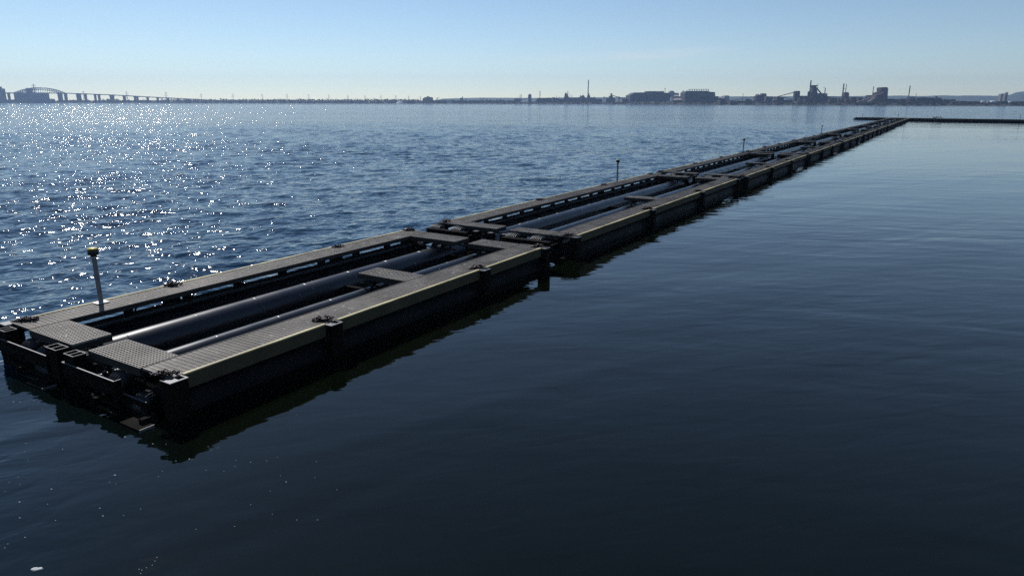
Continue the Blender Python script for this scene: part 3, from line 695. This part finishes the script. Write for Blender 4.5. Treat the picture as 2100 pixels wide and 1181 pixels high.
for yy in (0, 18):
    b = MB()
    def P(q): x, z = XZ(q[0], q[1], DB); return (x, DB + yy, z)
    for i in range(NA):
        b.bar(P(up[i]), P(up[i + 1]), 2.0, 2.2); b.bar(P(lo[i]), P(lo[i + 1]), 1.6, 1.6)
        b.bar(P(up[i]), P(lo[i]), 1.2); b.bar(P(lo[i]), P(up[i + 1]), 1.0)
        if lo[i][1] < 189.5: b.bar(P(lo[i]), P((lo[i][0], deckY(lo[i][0]))), 0.7)
    b.build('arch_rib', MF['steel'], br)
for px, wd in ((-160, 3), (-110, 3), (-60, 3), (1.5, 5), (14, 2.4), (28, 4), (117, 2.2), (122, 2.2), (131, 4.2), (158, 8.5), (172, 2.8), (192, 2.0), (200, 2.6), (224, 1.8), (229, 2.2), (252, 4.0), (274, 2), (279, 2), (300, 2.6), (321, 2), (342, 2), (363, 2), (384, 2)):
    y = deckY(px) + 1.5; r = wd * 0.4; b = MB(); x0, z1 = XZ(px - r, y, DB); x1, _ = XZ(px + r, y, DB)
    b.box(x0, x1, DB + 4, DB + 18, 0.3, z1 - 2.2); b.box(x0 - 1.2, x1 + 1.2, DB + 1, DB + 21, z1 - 2.19, z1 - 0.1); b.build('pier', MF['conc'], br)
# building in front of the arch
D = shoreD(50) + 25
t = thing('harbour_warehouse', 'big grey blocky warehouse with a tower in front of the bridge arch', 'warehouse', 50, D)
b = MB(); bx(b, 28, 86, 190.8, D, 50); b.build('hall', MF['conc'], t)  # paler material stands in for thicker haze
b = MB(); bx(b, 52, 61, 182, D + 10, 20, 191); bx(b, 53, 60, 181, D + 12, 12, 182.1); b.build('tower', MF['conc'], t)
b = MB(); bx(b, 0, 110, 204.5, D - 14, 12); bx(b, 88, 108, 203, D - 12, 12, 204.6); b.build('quay_shed', MF['mid'], t)
b = MB(); bx(b, 44, 50, 204.0, D - 16, 3, 204.8); bx(b, 63, 69, 204.0, D - 16, 3, 204.8); b.build('pale_roof', MF['pale'], t)
b = MB(); bx(b, -14, 0.8, 182, shoreD(0) + 20, 30); bx(b, -10, -2, 178, shoreD(0) + 24, 18, 182.2)
single('harbour_silo', 'dark block cut by the left frame edge beside the bridge', 'silo', b, MF['mid'])
# boat
p = gnd(420, 212.1); b = MB(); L_ = 14.0
b.add([(-7, -1.8, 1.6), (5, -1.8, 1.7), (7.8, 0, 2.2), (5, 1.8, 1.7), (-7, 1.8, 1.6), (-6.6, -1.4, -0.3), (4.4, -1.2, -0.3), (6.4, 0, -0.3), (4.4, 1.2, -0.3), (-6.6, 1.4, -0.3)],
      [(0, 1, 2, 3, 4), (5, 9, 8, 7, 6), (0, 5, 6, 1), (1, 6, 7, 2), (2, 7, 8, 3), (3, 8, 9, 4), (4, 9, 5, 0)])
bt = tag(empty('motor_boat', (p.x, 3000, 0)), 'small motor boat on the water below the foot of the bridge ramp', 'boat'); bt.location = at(420, 212, 2950); bt.location.z = 0; bt.scale = (1.1,) * 3
b.build('hull', MF['dark'], bt)
b = MB(); b.prism([(-3.5, 1.66), (2.2, 1.7), (1.4, 3.6), (-3.2, 3.6)], -1.3, 1.3); b.build('cabin', MF['white'], bt)

# ---- white heaps
def heap(px0, px1, yt, lb):
    D = shoreD((px0 + px1) / 2) + 8; x0, _ = XZ(px0, 210, D); x1, z = XZ(px1, yt, D); r = (x1 - x0) / 2; b = MB(); q = random.Random(int(px0))
    n = 22; pr = [(-1, 1.0), (0.12, 0.9), (0.45, 0.58), (0.8, 0.25), (0.97, 0.08), (1.0, 0.01)]
    vs = []; 
    for (a, rr) in pr:
        for j in range(n): 
            k_ = r * rr * (1 + q.uniform(-0.05, 0.05)); vs.append(((x0 + x1) / 2 + k_ * cos(2 * pi * j / n), D + r + k_ * sin(2 * pi * j / n), max(-0.5, a * z)))
    b.add(vs, [(i * n + j, i * n + (j + 1) % n, (i + 1) * n + (j + 1) % n, (i + 1) * n + j) for i in range(len(pr) - 1) for j in range(n)])
    single('salt_heap', lb, 'heap', b, MF['salt'], 'white salt heaps on the far shore')
heap(808.5, 828, 206.2, 'big white cone of salt standing on the far shore'); heap(785.5, 797, 208.6, 'smaller dull white heap left of the big white cone')

# ---- middle shore
D = shoreD(878) + 120
t = thing('grain_elevator', 'grey blocky grain elevator with a raised head house right of the white heaps', 'elevator', 878, D)
b = MB(); 
for i in range(7): 
    x, z = XZ(868.5 + i * 3.05, 201.5, D); b.tube([(x, D, 1), (x, D, z)], 3.3, 12)
b.build('silo_row', MF['mid'], t)
b = MB(); bx(b, 870, 886.5, 199.6, D + 4, 10, 201.4); b.build('gallery', MF['mid'], t)
b = MB(); bx(b, 875.5, 880, 197.8, D + 3, 8, 199.5); b.build('head_house', MF['mid'], t)
b = MB(); beam(b, 896, 207, 897, 201, D, 0.7, 2); beam(b, 897, 201, 901, 200.2, D, 0.5, 2); beam(b, 896.5, 204, 900.5, 200.4, D, 0.5, 2); beam(b, 894.5, 201.5, 897, 206, D, 0.5, 2)
single('dock_crane', 'thin harbour crane right of the grain elevator', 'crane', b, MF['mid'])
b = MB(); bx(b, 916, 928, 208.2, shoreD(920) + 30, 25); single('low_shed', 'low white roofed shed right of the harbour crane', 'shed', b, MF['white'])
D = shoreD(945) + 150
t = thing('process_plant', 'hazy plant with a thin tower left of the tall stacks', 'plant', 945, D)
b = MB(); bx(b, 938, 944, 206, D, 20); bx(b, 950, 954, 205.5, D, 20); b.build('hall', MF['mid'], t)
b = MB(); bx(b, 943.5, 947.5, 201, D + 4, 10); bx(b, 947.8, 949.3, 198.6, D + 4, 6); bx(b, 955, 956.2, 203, D, 6); b.build('tower', MF['mid'], t)
for i, (px, yt, lb) in enumerate(((985, 200, 'thin pole left of the pole pair member nearest the mill'), (992, 200.5, 'thin pole standing right beside another on the low shore'), (1026, 203, 'short thin mast on the bushy shore left of the steam'), (1043.5, 204.5, 'short stubby mast on the bushy bank'))):
    b = MB(); stack(b, px, yt, shoreD(px) + 40, 0.9); single('shore_mast', lb, 'mast', b, MF['dark'], 'thin masts on the bushy shore')

# ---- steel mill, left part
D = shoreD(1062) + 120
t = thing('boiler_house', 'low boiler house under the small white steam puff', 'building', 1062, D)
b = MB(); bx(b, 1054, 1068, 203, D, 25); bx(b, 1056, 1063, 202, D + 3, 15, 203.2); b.build('hall', MF['dark'], t)
for px in (1066.5, 1069.2): b = MB(); stack(b, px, 194, D + 8, 1.1); b.build('flue', MF['dark'], t)
D = shoreD(1086) + 120
t = thing('transfer_tower', 'rounded dark coke tower with a conveyor climbing to it from the left', 'tower', 1086, D)
b = MB(); bx(b, 1083.2, 1090, 195, D, 14); bx(b, 1084.2, 1088.6, 193.2, D + 1, 10, 195.1); b.build('tower', MF['mid'], t)
b = MB(); beam(b, 1069.5, 205.5, 1084, 201, D - 3, 1.1, 5); b.build('conveyor', MF['dark'], t)
STK = [(1107.3, 186.6, 1.4, None, 'dark mill stack rising from the left end of the long low shed'), (1206, 164, 2.1, None, 'tallest smoke stack, slender and alone left of the big sheds'), (1400.3, 185, 1.2, None, 'short stack left of the big mill hall, taller of a close pair'), (1407.3, 185.5, 1.2, None, 'short stack touching the left end of the big mill hall'),
       (1524.2, 192, 0.9, None, 'thin lone pole stack over the long conveyor'), (1728.5, 172, 2.6, None, 'thick stack left of the flare stack with a platform'), (1790, 178, 1.6, None, 'stack just left of the big coal tower'), (1864.6, 176, 2.0, None, 'lone dark stack right of the big coal tower'),
       (1879.5, 192, 0.9, None, 'short thin stack right of the lone dark stack'), (1284, 194, 0.9, None, 'thin stack directly left of the big dark shed'), (1218.5, 197, 0.8, None, 'short thin stack right of the tallest stack'), (1141.5, 196, 0.8, None, 'thin stack at the right end of the long low shed'), (1146.3, 197.5, 0.6, None, 'very thin mast right of the long low shed'), (1169, 193.3, 0.9, None, 'thin stack right of the left blast furnace'), (1173.2, 195, 1.0, None, 'squat stack second right of the left blast furnace')]
for (px, yt, wp, yb, lb) in STK:
    b = MB(); stack(b, px, yt, shoreD(px) + 150, wp); single('smoke_stack', lb, 'smoke stack', b, MF['dark'] if px != 1206 else MF['mid'], 'smoke stacks of the steel mill')
D = shoreD(1140) + 100
t = thing('rolling_shed', 'long low dark mill shed spanning the ground left of the tallest stack', 'shed', 1140, D)
b = MB(); x0, z0 = XZ(1098, 208, D); x1, z1 = XZ(1103, 201.3, D); x2, _ = XZ(1132, 201, D); b.prism([(x0, 0.5), (x0, z0), (x1, z1), (x2, z1), (x2, 0.5)], D, D + 60); b.build('hall', MF['brown'], t)
b = MB(); bx(b, 1133.2, 1138.6, 200, D + 5, 20); bx(b, 1136, 1146, 202, D + 2, 20); bx(b, 1146.1, 1165, 203.5, D + 4, 40); b.build('annex', MF['brown'], t)
b = MB(); bx(b, 1166, 1221.5, 200.8, D + 30, 60); bx(b, 1221.6, 1235, 203, D + 34, 40); b.build('hall', MF['brown'], t)
b = MB(); bx(b, 1136, 1150, 203.2, D - 8, 6, 204.2); bx(b, 1112, 1124, 204.6, D - 8, 6, 205.3); bx(b, 1172, 1180, 203.6, D + 20, 6, 204.6); b.build('pale_roof', MF['conc'], t)
def furnace(label, D, pts, topb, down, mast, m):
    t = thing('blast_furnace', label, 'blast furnace', 0, D, 'blast furnaces of the steel mill')
    b = MB(); b.prism([XZ(px, py, D) for px, py in pts], D, D + 16); b.build('shell', m, t)
    b = MB()
    for (x0, x1, yt, yb) in topb: bx(b, x0, x1, yt, D - 1, 18, yb)
    b.build('top_gear', m, t)
    b = MB()
    for (x0, y0, x1, y1, wq) in down: beam(b, x0, y0, x1, y1, D + 2, wq, 5)
    b.build('downcomer', m, t)
    if mast: b = MB(); beam(b, *mast, D + 5, 0.6, 1); b.build('mast', m, t)
    return t
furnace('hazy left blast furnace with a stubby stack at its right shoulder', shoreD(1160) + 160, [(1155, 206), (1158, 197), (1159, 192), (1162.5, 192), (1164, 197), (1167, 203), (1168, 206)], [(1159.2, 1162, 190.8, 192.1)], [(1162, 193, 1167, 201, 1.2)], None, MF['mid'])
b = MB(); stack(b, 1164.4, 187, shoreD(1164) + 178, 1.5); single('smoke_stack', 'stubby stack standing against the left blast furnace', 'smoke stack', b, MF['dark'], 'smoke stacks of the steel mill')
D = shoreD(1192) + 130
t = thing('sinter_plant', 'low sinter plant with an inclined conveyor left of the tallest stack', 'plant', 1192, D)
b = MB(); bx(b, 1192, 1199, 197, D, 16); bx(b, 1194, 1198, 196.2, D + 2, 10, 197.1); b.build('hall', MF['dark'], t)
b = MB(); beam(b, 1184.5, 201.2, 1193.5, 198, D - 3, 1.0, 4); b.build('conveyor', MF['dark'], t)
b = MB(); bx(b, 1189.7, 1191, 195.4, D + 2, 4); bx(b, 1195.4, 1196.2, 193.2, D + 3, 4); b.build('vent', MF['dark'], t)
b = MB(); bx(b, 1204.5, 1210.3, 196, shoreD(1207) + 130, 12); bx(b, 1206.5, 1208.8, 192, shoreD(1207) + 132, 8, 196.1); single('stack_house', 'small block clasping the foot of the tallest stack', 'building', b, MF['mid'])
D = shoreD(1255) + 140
t = thing('ore_plant', 'pale hazy ore plant with a long conveyor sloping down to the big dark shed', 'plant', 1255, D)
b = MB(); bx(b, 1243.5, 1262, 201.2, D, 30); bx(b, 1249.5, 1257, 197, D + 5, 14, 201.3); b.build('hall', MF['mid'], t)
b = MB(); bx(b, 1252.6, 1255.6, 191.8, D + 6, 9, 197.1); b.build('tower', MF['mid'], t)
b = MB(); beam(b, 1256, 196.2, 1281, 204, D - 2, 1.3, 5); b.build('conveyor', MF['dark'], t)
b = MB(); bx(b, 1238.4, 1239.6, 198, D, 4); bx(b, 1269.2, 1270.8, 198, D, 5); bx(b, 1268, 1272, 201.5, D + 1, 6, 203); b.build('vent', MF['mid'], t)
b = MB(); bx(b, 1277, 1292, 203.4, shoreD(1285) + 60, 25); b2 = MB()
t = thing('low_shed', 'low pale roofed shed tucked against the left end of the big dark shed', 'shed', 1285, 0)
b.build('hall', MF['brown'], t); bx(b2, 1276.6, 1292.3, 203.0, shoreD(1285) + 58, 28, 203.5); b2.build('roof', MF['roof'], t)

# ---- big dark shed and mill hall
D = shoreD(1335) + 110
t = thing('mill_shed', 'huge dark blue grey shed with a sloping left shoulder and roof monitor', 'shed', 1335, D)
b = MB(); b.prism([XZ(1292.3, 209, D), XZ(1292.3, 196.2, D), XZ(1295, 194.8, D), XZ(1301.8, 190.2, D), XZ(1361.5, 190.2, D), XZ(1374, 191.8, D), XZ(1374, 209, D)], D, D + 90); b.build('hall', MF['dark'], t)
b = MB(); bx(b, 1328, 1362, 188.2, D + 6, 60, 190.1); b.build('roof_monitor', MF['dark'], t)
b = MB(); bx(b, 1327.6, 1362.4, 187.5, D + 5, 62, 188.15); b.build('roof', MF['pale'], t)
b = MB(); bx(b, 1328.6, 1356, 191.6, D - 0.6, 0.55, 192.8); b.build('glazing', MF['conc'], t)
b = MB(); bx(b, 1295, 1296.8, 198.6, D - 0.5, 0.45, 200); b.build('vent', MF['pale'], t)
b = MB(); beam(b, 1364.2, 191, 1364.2, 181.5, D + 20, 0.7, 1.2); beam(b, 1362.8, 182.6, 1365.6, 182.6, D + 20, 0.8, 1.4); single('lattice_mast', 'thin mast with a cross head on the right end of the big dark shed', 'mast', b, MF['dark'])
D = shoreD(1380) + 260
t = thing('dome_plant', 'pale domed block between the two biggest mill buildings', 'building', 1380, D)
b = MB(); b.prism([XZ(1373.5, 200, D), XZ(1373.5, 189.5, D), XZ(1376, 187, D), XZ(1379, 186.2, D), XZ(1382, 188, D), XZ(1384, 190.5, D), XZ(1384, 200, D)], D, D + 30); b.build('dome', MF['pale'], t)
b = MB(); bx(b, 1384.1, 1392.5, 191, D + 3, 25); b.build('hall', MF['pale'], t)
D = shoreD(1400) + 70
def gable(name, lb, pts, D, dep, m):
    b = MB(); b.prism([XZ(px, py, D) for px, py in pts], D, D + dep); return single(name, lb, 'shed', b, m)
b = MB()
t = thing('ore_shed', 'low sheds with sunlit pinkish roofs between the two biggest mill buildings', 'shed', 1400, D)
def roofq(b, x0, x1, yt, yb, D0, D1, tip=0):   # sloped roof sheet with thickness facing the camera
    a, z0 = XZ(x0, yb, D0); c_, _ = XZ(x1, yb, D0); _, z1 = XZ(x0, yt, D1); xa, _ = XZ(x0 + tip, yt, D1); xb, _ = XZ(x1 - tip, yt, D1)
    b.add([(a, D0, z0), (c_, D0, z0), (xb, D1, z1), (xa, D1, z1), (a, D0, z0 - 0.6), (c_, D0, z0 - 0.6), (xb, D1, z1 - 0.6), (xa, D1, z1 - 0.6)], [(0, 1, 2, 3), (7, 6, 5, 4), (0, 4, 5, 1), (1, 5, 6, 2), (2, 6, 7, 3), (3, 7, 4, 0)])
bx(b, 1381, 1423, 205.6, D, 30); bx(b, 1382, 1392, 198.2, D + 60, 30); bx(b, 1393, 1413, 198.2, D + 62, 36); b.build('hall', MF['brown'], t)
b = MB(); roofq(b, 1380.5, 1424, 201.6, 205.4, D - 2, D + 32, 3); b.build('roof', MF['roof'], t)
b = MB(); roofq(b, 1381, 1392, 195.2, 198, D + 58, D + 92, 2); b.build('roof', MF['roof'], t)
b = MB(); roofq(b, 1392.6, 1413.4, 193.6, 198, D + 60, D + 100, 9); b.build('roof', MF['roof'], t)
D = shoreD(1436) + 90
t = thing('mill_hall', 'tall dark mill hall with a gantry frame along its roof', 'mill', 1436, D)
b = MB(); bx(b, 1420, 1467, 195, D, 60); b.build('hall', MF['dark'], t)
b = MB(); b.prism([XZ(1404.5, 209, D + 8), XZ(1404.5, 190.5, D + 8), XZ(1409, 187, D + 8), XZ(1452, 187, D + 8), XZ(1456, 188.8, D + 8), XZ(1466.6, 189.4, D + 8), XZ(1466.6, 209, D + 8)], D + 8, D + 70); b.build('upper_hall', MF['dark'], t)
b = MB(); bx(b, 1429.5, 1465, 194.6, D - 1, 9, 195.1); b.build('roof_edge', MF['pale'], t)
b = MB()
beam(b, 1413.5, 183.7, 1453.5, 183.7, D + 30, 0.7, 3); beam(b, 1410, 186.4, 1414, 183.7, D + 30, 0.5, 2)
for i in range(9): px = 1415 + i * 4.75; beam(b, px, 187.2, px, 183.7, D + 30, 0.45, 2)
b.build('roof_gantry', MF['dark'], t)
b = MB(); beam(b, 1434, 187.5, 1437, 191, D + 6, 0.9, 1.4); beam(b, 1442, 187.5, 1440, 191, D + 6, 0.9, 1.4); b.build('cladding_gap', MF['pale'], t)
b = MB(); bx(b, 1467.1, 1473.3, 197.8, D + 5, 40); bx(b, 1473.4, 1487, 202, D + 6, 30); b.build('annex', MF['dark'], t)
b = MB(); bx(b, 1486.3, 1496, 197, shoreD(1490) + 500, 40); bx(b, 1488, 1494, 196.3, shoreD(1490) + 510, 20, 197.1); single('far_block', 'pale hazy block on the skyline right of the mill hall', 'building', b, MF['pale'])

# ---- conveyors and furnace, right part
D = shoreD(1555) + 90
t = thing('crusher_house', 'dark crusher house fed by a long straight conveyor from the left', 'building', 1558, D)
b = MB(); b.prism([XZ(1551.2, 209, D), XZ(1551.2, 198.4, D), XZ(1554.5, 196.5, D), XZ(1556.3, 193.4, D), XZ(1558, 196, D), XZ(1567, 196.6, D), XZ(1567, 209, D)], D, D + 25); b.build('house', MF['dark'], t)
b = MB(); beam(b, 1498, 207.3, 1552, 197.6, D - 3, 1.0, 4); b.build('conveyor', MF['brown'], t)
b = MB(); bx(b, 1562.5, 1571.5, 192, D + 60, 15); bx(b, 1561.5, 1572.5, 195, D + 58, 20); single('screen_house', 'grey stepped block peeking over the crusher house', 'building', b, MF['mid'])
b = MB(); bx(b, 1498, 1551, 207, D - 10, 40); bx(b, 1530, 1542, 204.4, D, 10); bx(b, 1532, 1536, 203, D + 2, 8, 204.5); bx(b, 1477, 1498, 205.6, D + 30, 30); single('stock_bank', 'long dark stock yard wall under the straight conveyor', 'stock yard', b, MF['brown'])
b = MB(); bx(b, 1571.8, 1585.3, 198.2, D + 4, 30); bx(b, 1577, 1583, 201, D + 2, 1.9, 207); single('ore_bin', 'grey flat topped bin right of the crusher house', 'bin', b, MF['mid'])
D = shoreD(1600) + 90
t = thing('junction_house', 'dark junction house where two conveyors meet left of the leaning tower', 'building', 1600, D)
b = MB(); bx(b, 1594.2, 1608, 199.3, D, 25); bx(b, 1596, 1606, 198.9, D + 2, 20, 199.4); b.build('house', MF['dark'], t)
b = MB(); beam(b, 1608, 200, 1624, 204.3, D + 4, 1.0, 5); b.build('conveyor', MF['dark'], t)
b = MB(); bx(b, 1586, 1594, 206, D - 6, 10); b.build('annex', MF['brown'], t)
b = MB(); bx(b, 1608.2, 1628, 205.2, D + 2, 30); b.build('annex', MF['brown'], t)
D = shoreD(1635) + 80
t = thing('coke_tower', 'dark tapering tower at the top of a long rising conveyor', 'tower', 1635, D)
b = MB(); b.prism([XZ(1629.2, 209, D), XZ(1631.6, 187.6, D), XZ(1632.5, 187, D), XZ(1640.4, 187, D), XZ(1640.9, 188, D), XZ(1640, 209, D)], D, D + 14); b.build('tower', MF['dark'], t)
b = MB(); beam(b, 1585.4, 201.3, 1631.3, 189.3, D - 3, 1.2, 5); b.build('conveyor', MF['dark'], t)
D = shoreD(1672) + 100
furnace('big dark right blast furnace with a sloping downcomer and flat top platform', D, [(1664.5, 200), (1665.5, 192.5), (1668, 184), (1668.6, 177.2), (1674.3, 177.2), (1675.6, 184), (1677.5, 200)], [(1668, 1676.5, 175, 177.1)], [(1675, 180.5, 1684.5, 191.6, 1.5), (1663, 203, 1668, 198, 1.5)], (1677.2, 182, 1677.6, 171.4), MF['dark'])
t = thing('casthouse', 'jumble of dark sheds at the foot of the right blast furnace', 'building', 1672, D)
b = MB(); bx(b, 1640.9, 1652, 200.5, D - 8, 20); bx(b, 1649, 1664, 196.8, D - 5, 30); bx(b, 1664.1, 1690, 200, D - 12, 11); bx(b, 1679, 1690.3, 191.6, D + 3, 22); bx(b, 1690.4, 1703, 198, D - 10, 30); bx(b, 1652, 1700, 203, D - 30, 17); b.build('hall', MF['dark'], t)
b = MB(); beam(b, 1660.5, 203, 1667, 198.4, D - 14, 1.0, 2); bx(b, 1684, 1687, 199, D - 31, 0.8, 202); bx(b, 1702, 1706, 208.6, D - 32, 2, 210); bx(b, 1641, 1648, 205.2, D - 12, 2, 206.2); b.build('pale_trim', MF['conc'], t)
b = MB(); stack(b, 1660.6, 165.3, D + 5, 2.6, None, 0.85); x, z = XZ(1660, 188, D + 5); b.tube([(x, D + 10, 1), (x, D + 10, z)], [2.5, 2.3], 14); single('smoke_stack', 'tall thick stack with a swollen foot left of the right blast furnace', 'smoke stack', b, MF['dark'], 'smoke stacks of the steel mill')
b = MB(); stack(b, 1691.6, 180.5, D + 5, 2.0, None, 0.75); x, z = XZ(1691.7, 178, D + 5); b.tube([(x, D + 10, z - 4), (x, D + 10, z)], [1.0, 0.4], 10); single('smoke_stack', 'tapered stack right of the right blast furnace, its tip pointed', 'smoke stack', b, MF['dark'], 'smoke stacks of the steel mill')
b = MB(); bx(b, 1691.5, 1697.2, 192, D + 20, 14); single('stove_block', 'pale small block behind the tapered pointed stack', 'building', b, MF['pale'])
D = shoreD(1733) + 110
t = thing('flare_stack', 'slim flare stack with a round platform partway up', 'smoke stack', 1733, D)
b = MB(); stack(b, 1734, 172.2, D, 1.3); b.build('pipe', MF['dark'], t)
x, z = XZ(1733.9, 182.3, D); b = MB(); b.lathe([(0, 0.5), (0, 3.3), (1.0, 3.3), (1.0, 0.5)], (x, D + 5, z), 'z', 14); b.build('platform', MF['dark'], t)
b = MB(); bx(b, 1733.4, 1740.6, 189.6, D + 20, 14); bx(b, 1733, 1741.8, 192, D + 18, 18); single('power_block', 'dark square block right behind the slim flare stack', 'building', b, MF['dark'])
t = thing('gas_main', 'long dark gas mains and low sheds between the furnace and coal tower', 'pipeline', 1740, D)
b = MB(); beam(b, 1703, 199.2, 1770, 200.4, D + 10, 1.0, 3); beam(b, 1703, 202, 1780, 202.4, D + 6, 0.9, 3); b.build('main', MF['dark'], t)
b = MB()
q = random.Random(9)
for i in range(26):
    px = 1702 + i * 3.7; b = MB(); bx(b, px, px + q.uniform(2.5, 6), q.uniform(200.5, 206), D - 40 + q.uniform(0, 60) + i * 0.7, 12); b.build('shed', MF['brown'], t)
b = MB()
for i in range(9): px = 1704 + i * 9.5 + q.uniform(-2, 2); y = q.uniform(203.5, 208); bx(b, px, px + q.uniform(2, 6), y, D - 42 - i * 0.5, 1.5, y + 1)
b.build('pale_roof', MF['conc'], t)
D = shoreD(1805) + 80
t = thing('coal_tower', 'massive brown coal tower with a stepped shoulder and a pale inclined conveyor', 'tower', 1808, D)
b = MB(); b.prism([XZ(1806.6, 212, D), XZ(1807.8, 181, D), XZ(1809.5, 179.3, D), XZ(1819.5, 179.3, D), XZ(1821.5, 182, D), XZ(1819.6, 212, D)], D, D + 24); b.build('tower', MF['brown'], t)
b = MB(); b.prism([XZ(1783, 211, D + 1), XZ(1797, 199, D + 1), XZ(1797.4, 191, D + 1), XZ(1806.5, 188.3, D + 1), XZ(1806.5, 211, D + 1)], D + 1, D + 22); b.build('shoulder', MF['brown'], t)
b = MB(); beam(b, 1752.5, 211.8, 1815, 189.3, D - 6, 0.75, 3); b.build('conveyor', MF['roof'], t)
b = MB(); bx(b, 1783.3, 1792, 195.6, D + 40, 20); bx(b, 1782, 1798, 199, D + 38, 20); bx(b, 1776, 1778, 199.5, D + 10, 5); single('pump_house', 'dark low block left of the coal tower shoulder', 'building', b, MF['dark'])
D = shoreD(1900) + 110
t = thing('coke_battery', 'long low dark coke battery right of the lone dark stack', 'coke battery', 1900, D)
b = MB(); q = random.Random(12)
px = 1822
while px < 1958:
    w_ = q.uniform(4, 10); base = 203.5 if px < 1866 else (200.6 if px < 1925 else 203.6)
    bx(b, px, px + w_ + 1, base + q.uniform(-0.6, 1.2) + (px > 1925) * (px - 1925) * 0.03, D + q.uniform(0, 25), 20); px += w_
bx(b, 1867.5, 1875.5, 199.2, D + 30, 15); b.build('battery', MF['dark'], t)
b = MB(); bx(b, 1863, 1874, 203.3, D - 4, 3, 204.2); bx(b, 1923, 1940, 204.2, D - 4, 3, 205.2); b.build('pale_roof', MF['conc'], t)
b = MB(); bx(b, 1921, 1922.7, 197.2, D + 6, 6); b.build('vent', MF['dark'], t)
b = MB(); px = 1958; 
while px < 2110: w_ = q.uniform(3, 8); bx(b, px, px + w_ + 0.5, q.uniform(207.6, 209.6), D - 60, 15 + q.uniform(0, 20)); px += w_
single('yard_shed', 'long low uneven dark shed on the shore right of the coke battery', 'shed', b, MF['brown'])
for i, (px, yt, wp, lb) in enumerate(((2018, 207, 7, 'small white domed tank, leftmost on the right shore'), (2029.5, 207.8, 7, 'small white domed tank, second from the left on the right shore'), (2040, 206.2, 11, 'widest white domed tank on the right shore'), (2074, 207.6, 6, 'white domed tank right of the pale silos'), (2096, 212, 11, 'low white domed tank by the right frame edge'))):
    D = shoreD(px) + 60; x, z = XZ(px, yt, D); r = wp / 2 * D / F; b = MB(); zb = z - r * 0.35
    b.lathe([(0, r), (zb, r), (zb + r * 0.2, r * 0.75), (z, 0.02)], (x, D + r, 0), 'z', 20); single('storage_tank', lb, 'tank', b, MF['white'], 'white domed tanks on the right shore')
D = shoreD(2060) + 140
for (a, c_, yt, cap, lb) in ((2053.5, 2057.3, 193.4, 192.4, 'pale silo tower, shorter left one of two'), (2062.5, 2067.6, 191.8, 189.6, 'pale silo tower, taller right one of two')):
    b = MB(); bx(b, a, c_, yt, D, 10); bx(b, a + (c_ - a) * 0.55, c_ + 0.3, cap, D + 2, 6, yt + 0.2); single('silo_tower', lb, 'silo', b, MF['pale'], 'pale silo towers on the right shore')

# ------------------------------------------------------------------ steam
D = shoreD(1060) + 128; b = MB()
for k in range(5):
    x, z = XZ(1054 + k * 2.6, 202.2 - 0.6 * k + 0.25 * k * k * 0.3, D); ico = bmesh.new(); bmesh.ops.create_icosphere(ico, subdivisions=2, radius=1)
    r = 3.2 + 0.7 * k; q = random.Random(k)
    vs = [(x + v.co.x * r * 1.5 * q.uniform(0.9, 1.1), D + 3 + v.co.y * r, z + v.co.z * r * 0.6 * q.uniform(0.9, 1.1)) for v in ico.verts]
    b.add(vs, [tuple(v.index for v in f.verts) for f in ico.faces]); ico.free()
sm = bpy.data.materials.new('white_steam'); sm.use_nodes = True; n, l = sm.node_tree.nodes, sm.node_tree.links
n.remove(n['Principled BSDF']); v = n.new('ShaderNodeVolumePrincipled'); v.inputs['Color'].default_value = (1, 1, 1, 1); v.inputs['Density'].default_value = 0.10; v.inputs['Anisotropy'].default_value = 0.4
l.new(v.outputs[0], n['Material Output'].inputs['Volume'])
kind(b.build('steam', sm), 'stuff')

# ------------------------------------------------------------------ haze
hz = bpy.data.materials.new('harbour_haze'); hz.use_nodes = True; n, l = hz.node_tree.nodes, hz.node_tree.links
n.remove(n['Principled BSDF']); v = n.new('ShaderNodeVolumePrincipled'); v.inputs['Color'].default_value = (0.47, 0.67, 1.0, 1)
v.inputs['Density'].default_value = 0.00011; v.inputs['Anisotropy'].default_value = 0.3
l.new(v.outputs[0], n['Material Output'].inputs['Volume'])
b = MB(); b.box(-6050, 6050, -5350, 5300, -1.6, 190)
o = b.build('haze', hz); kind(o, 'stuff'); o.display_type = 'WIRE'
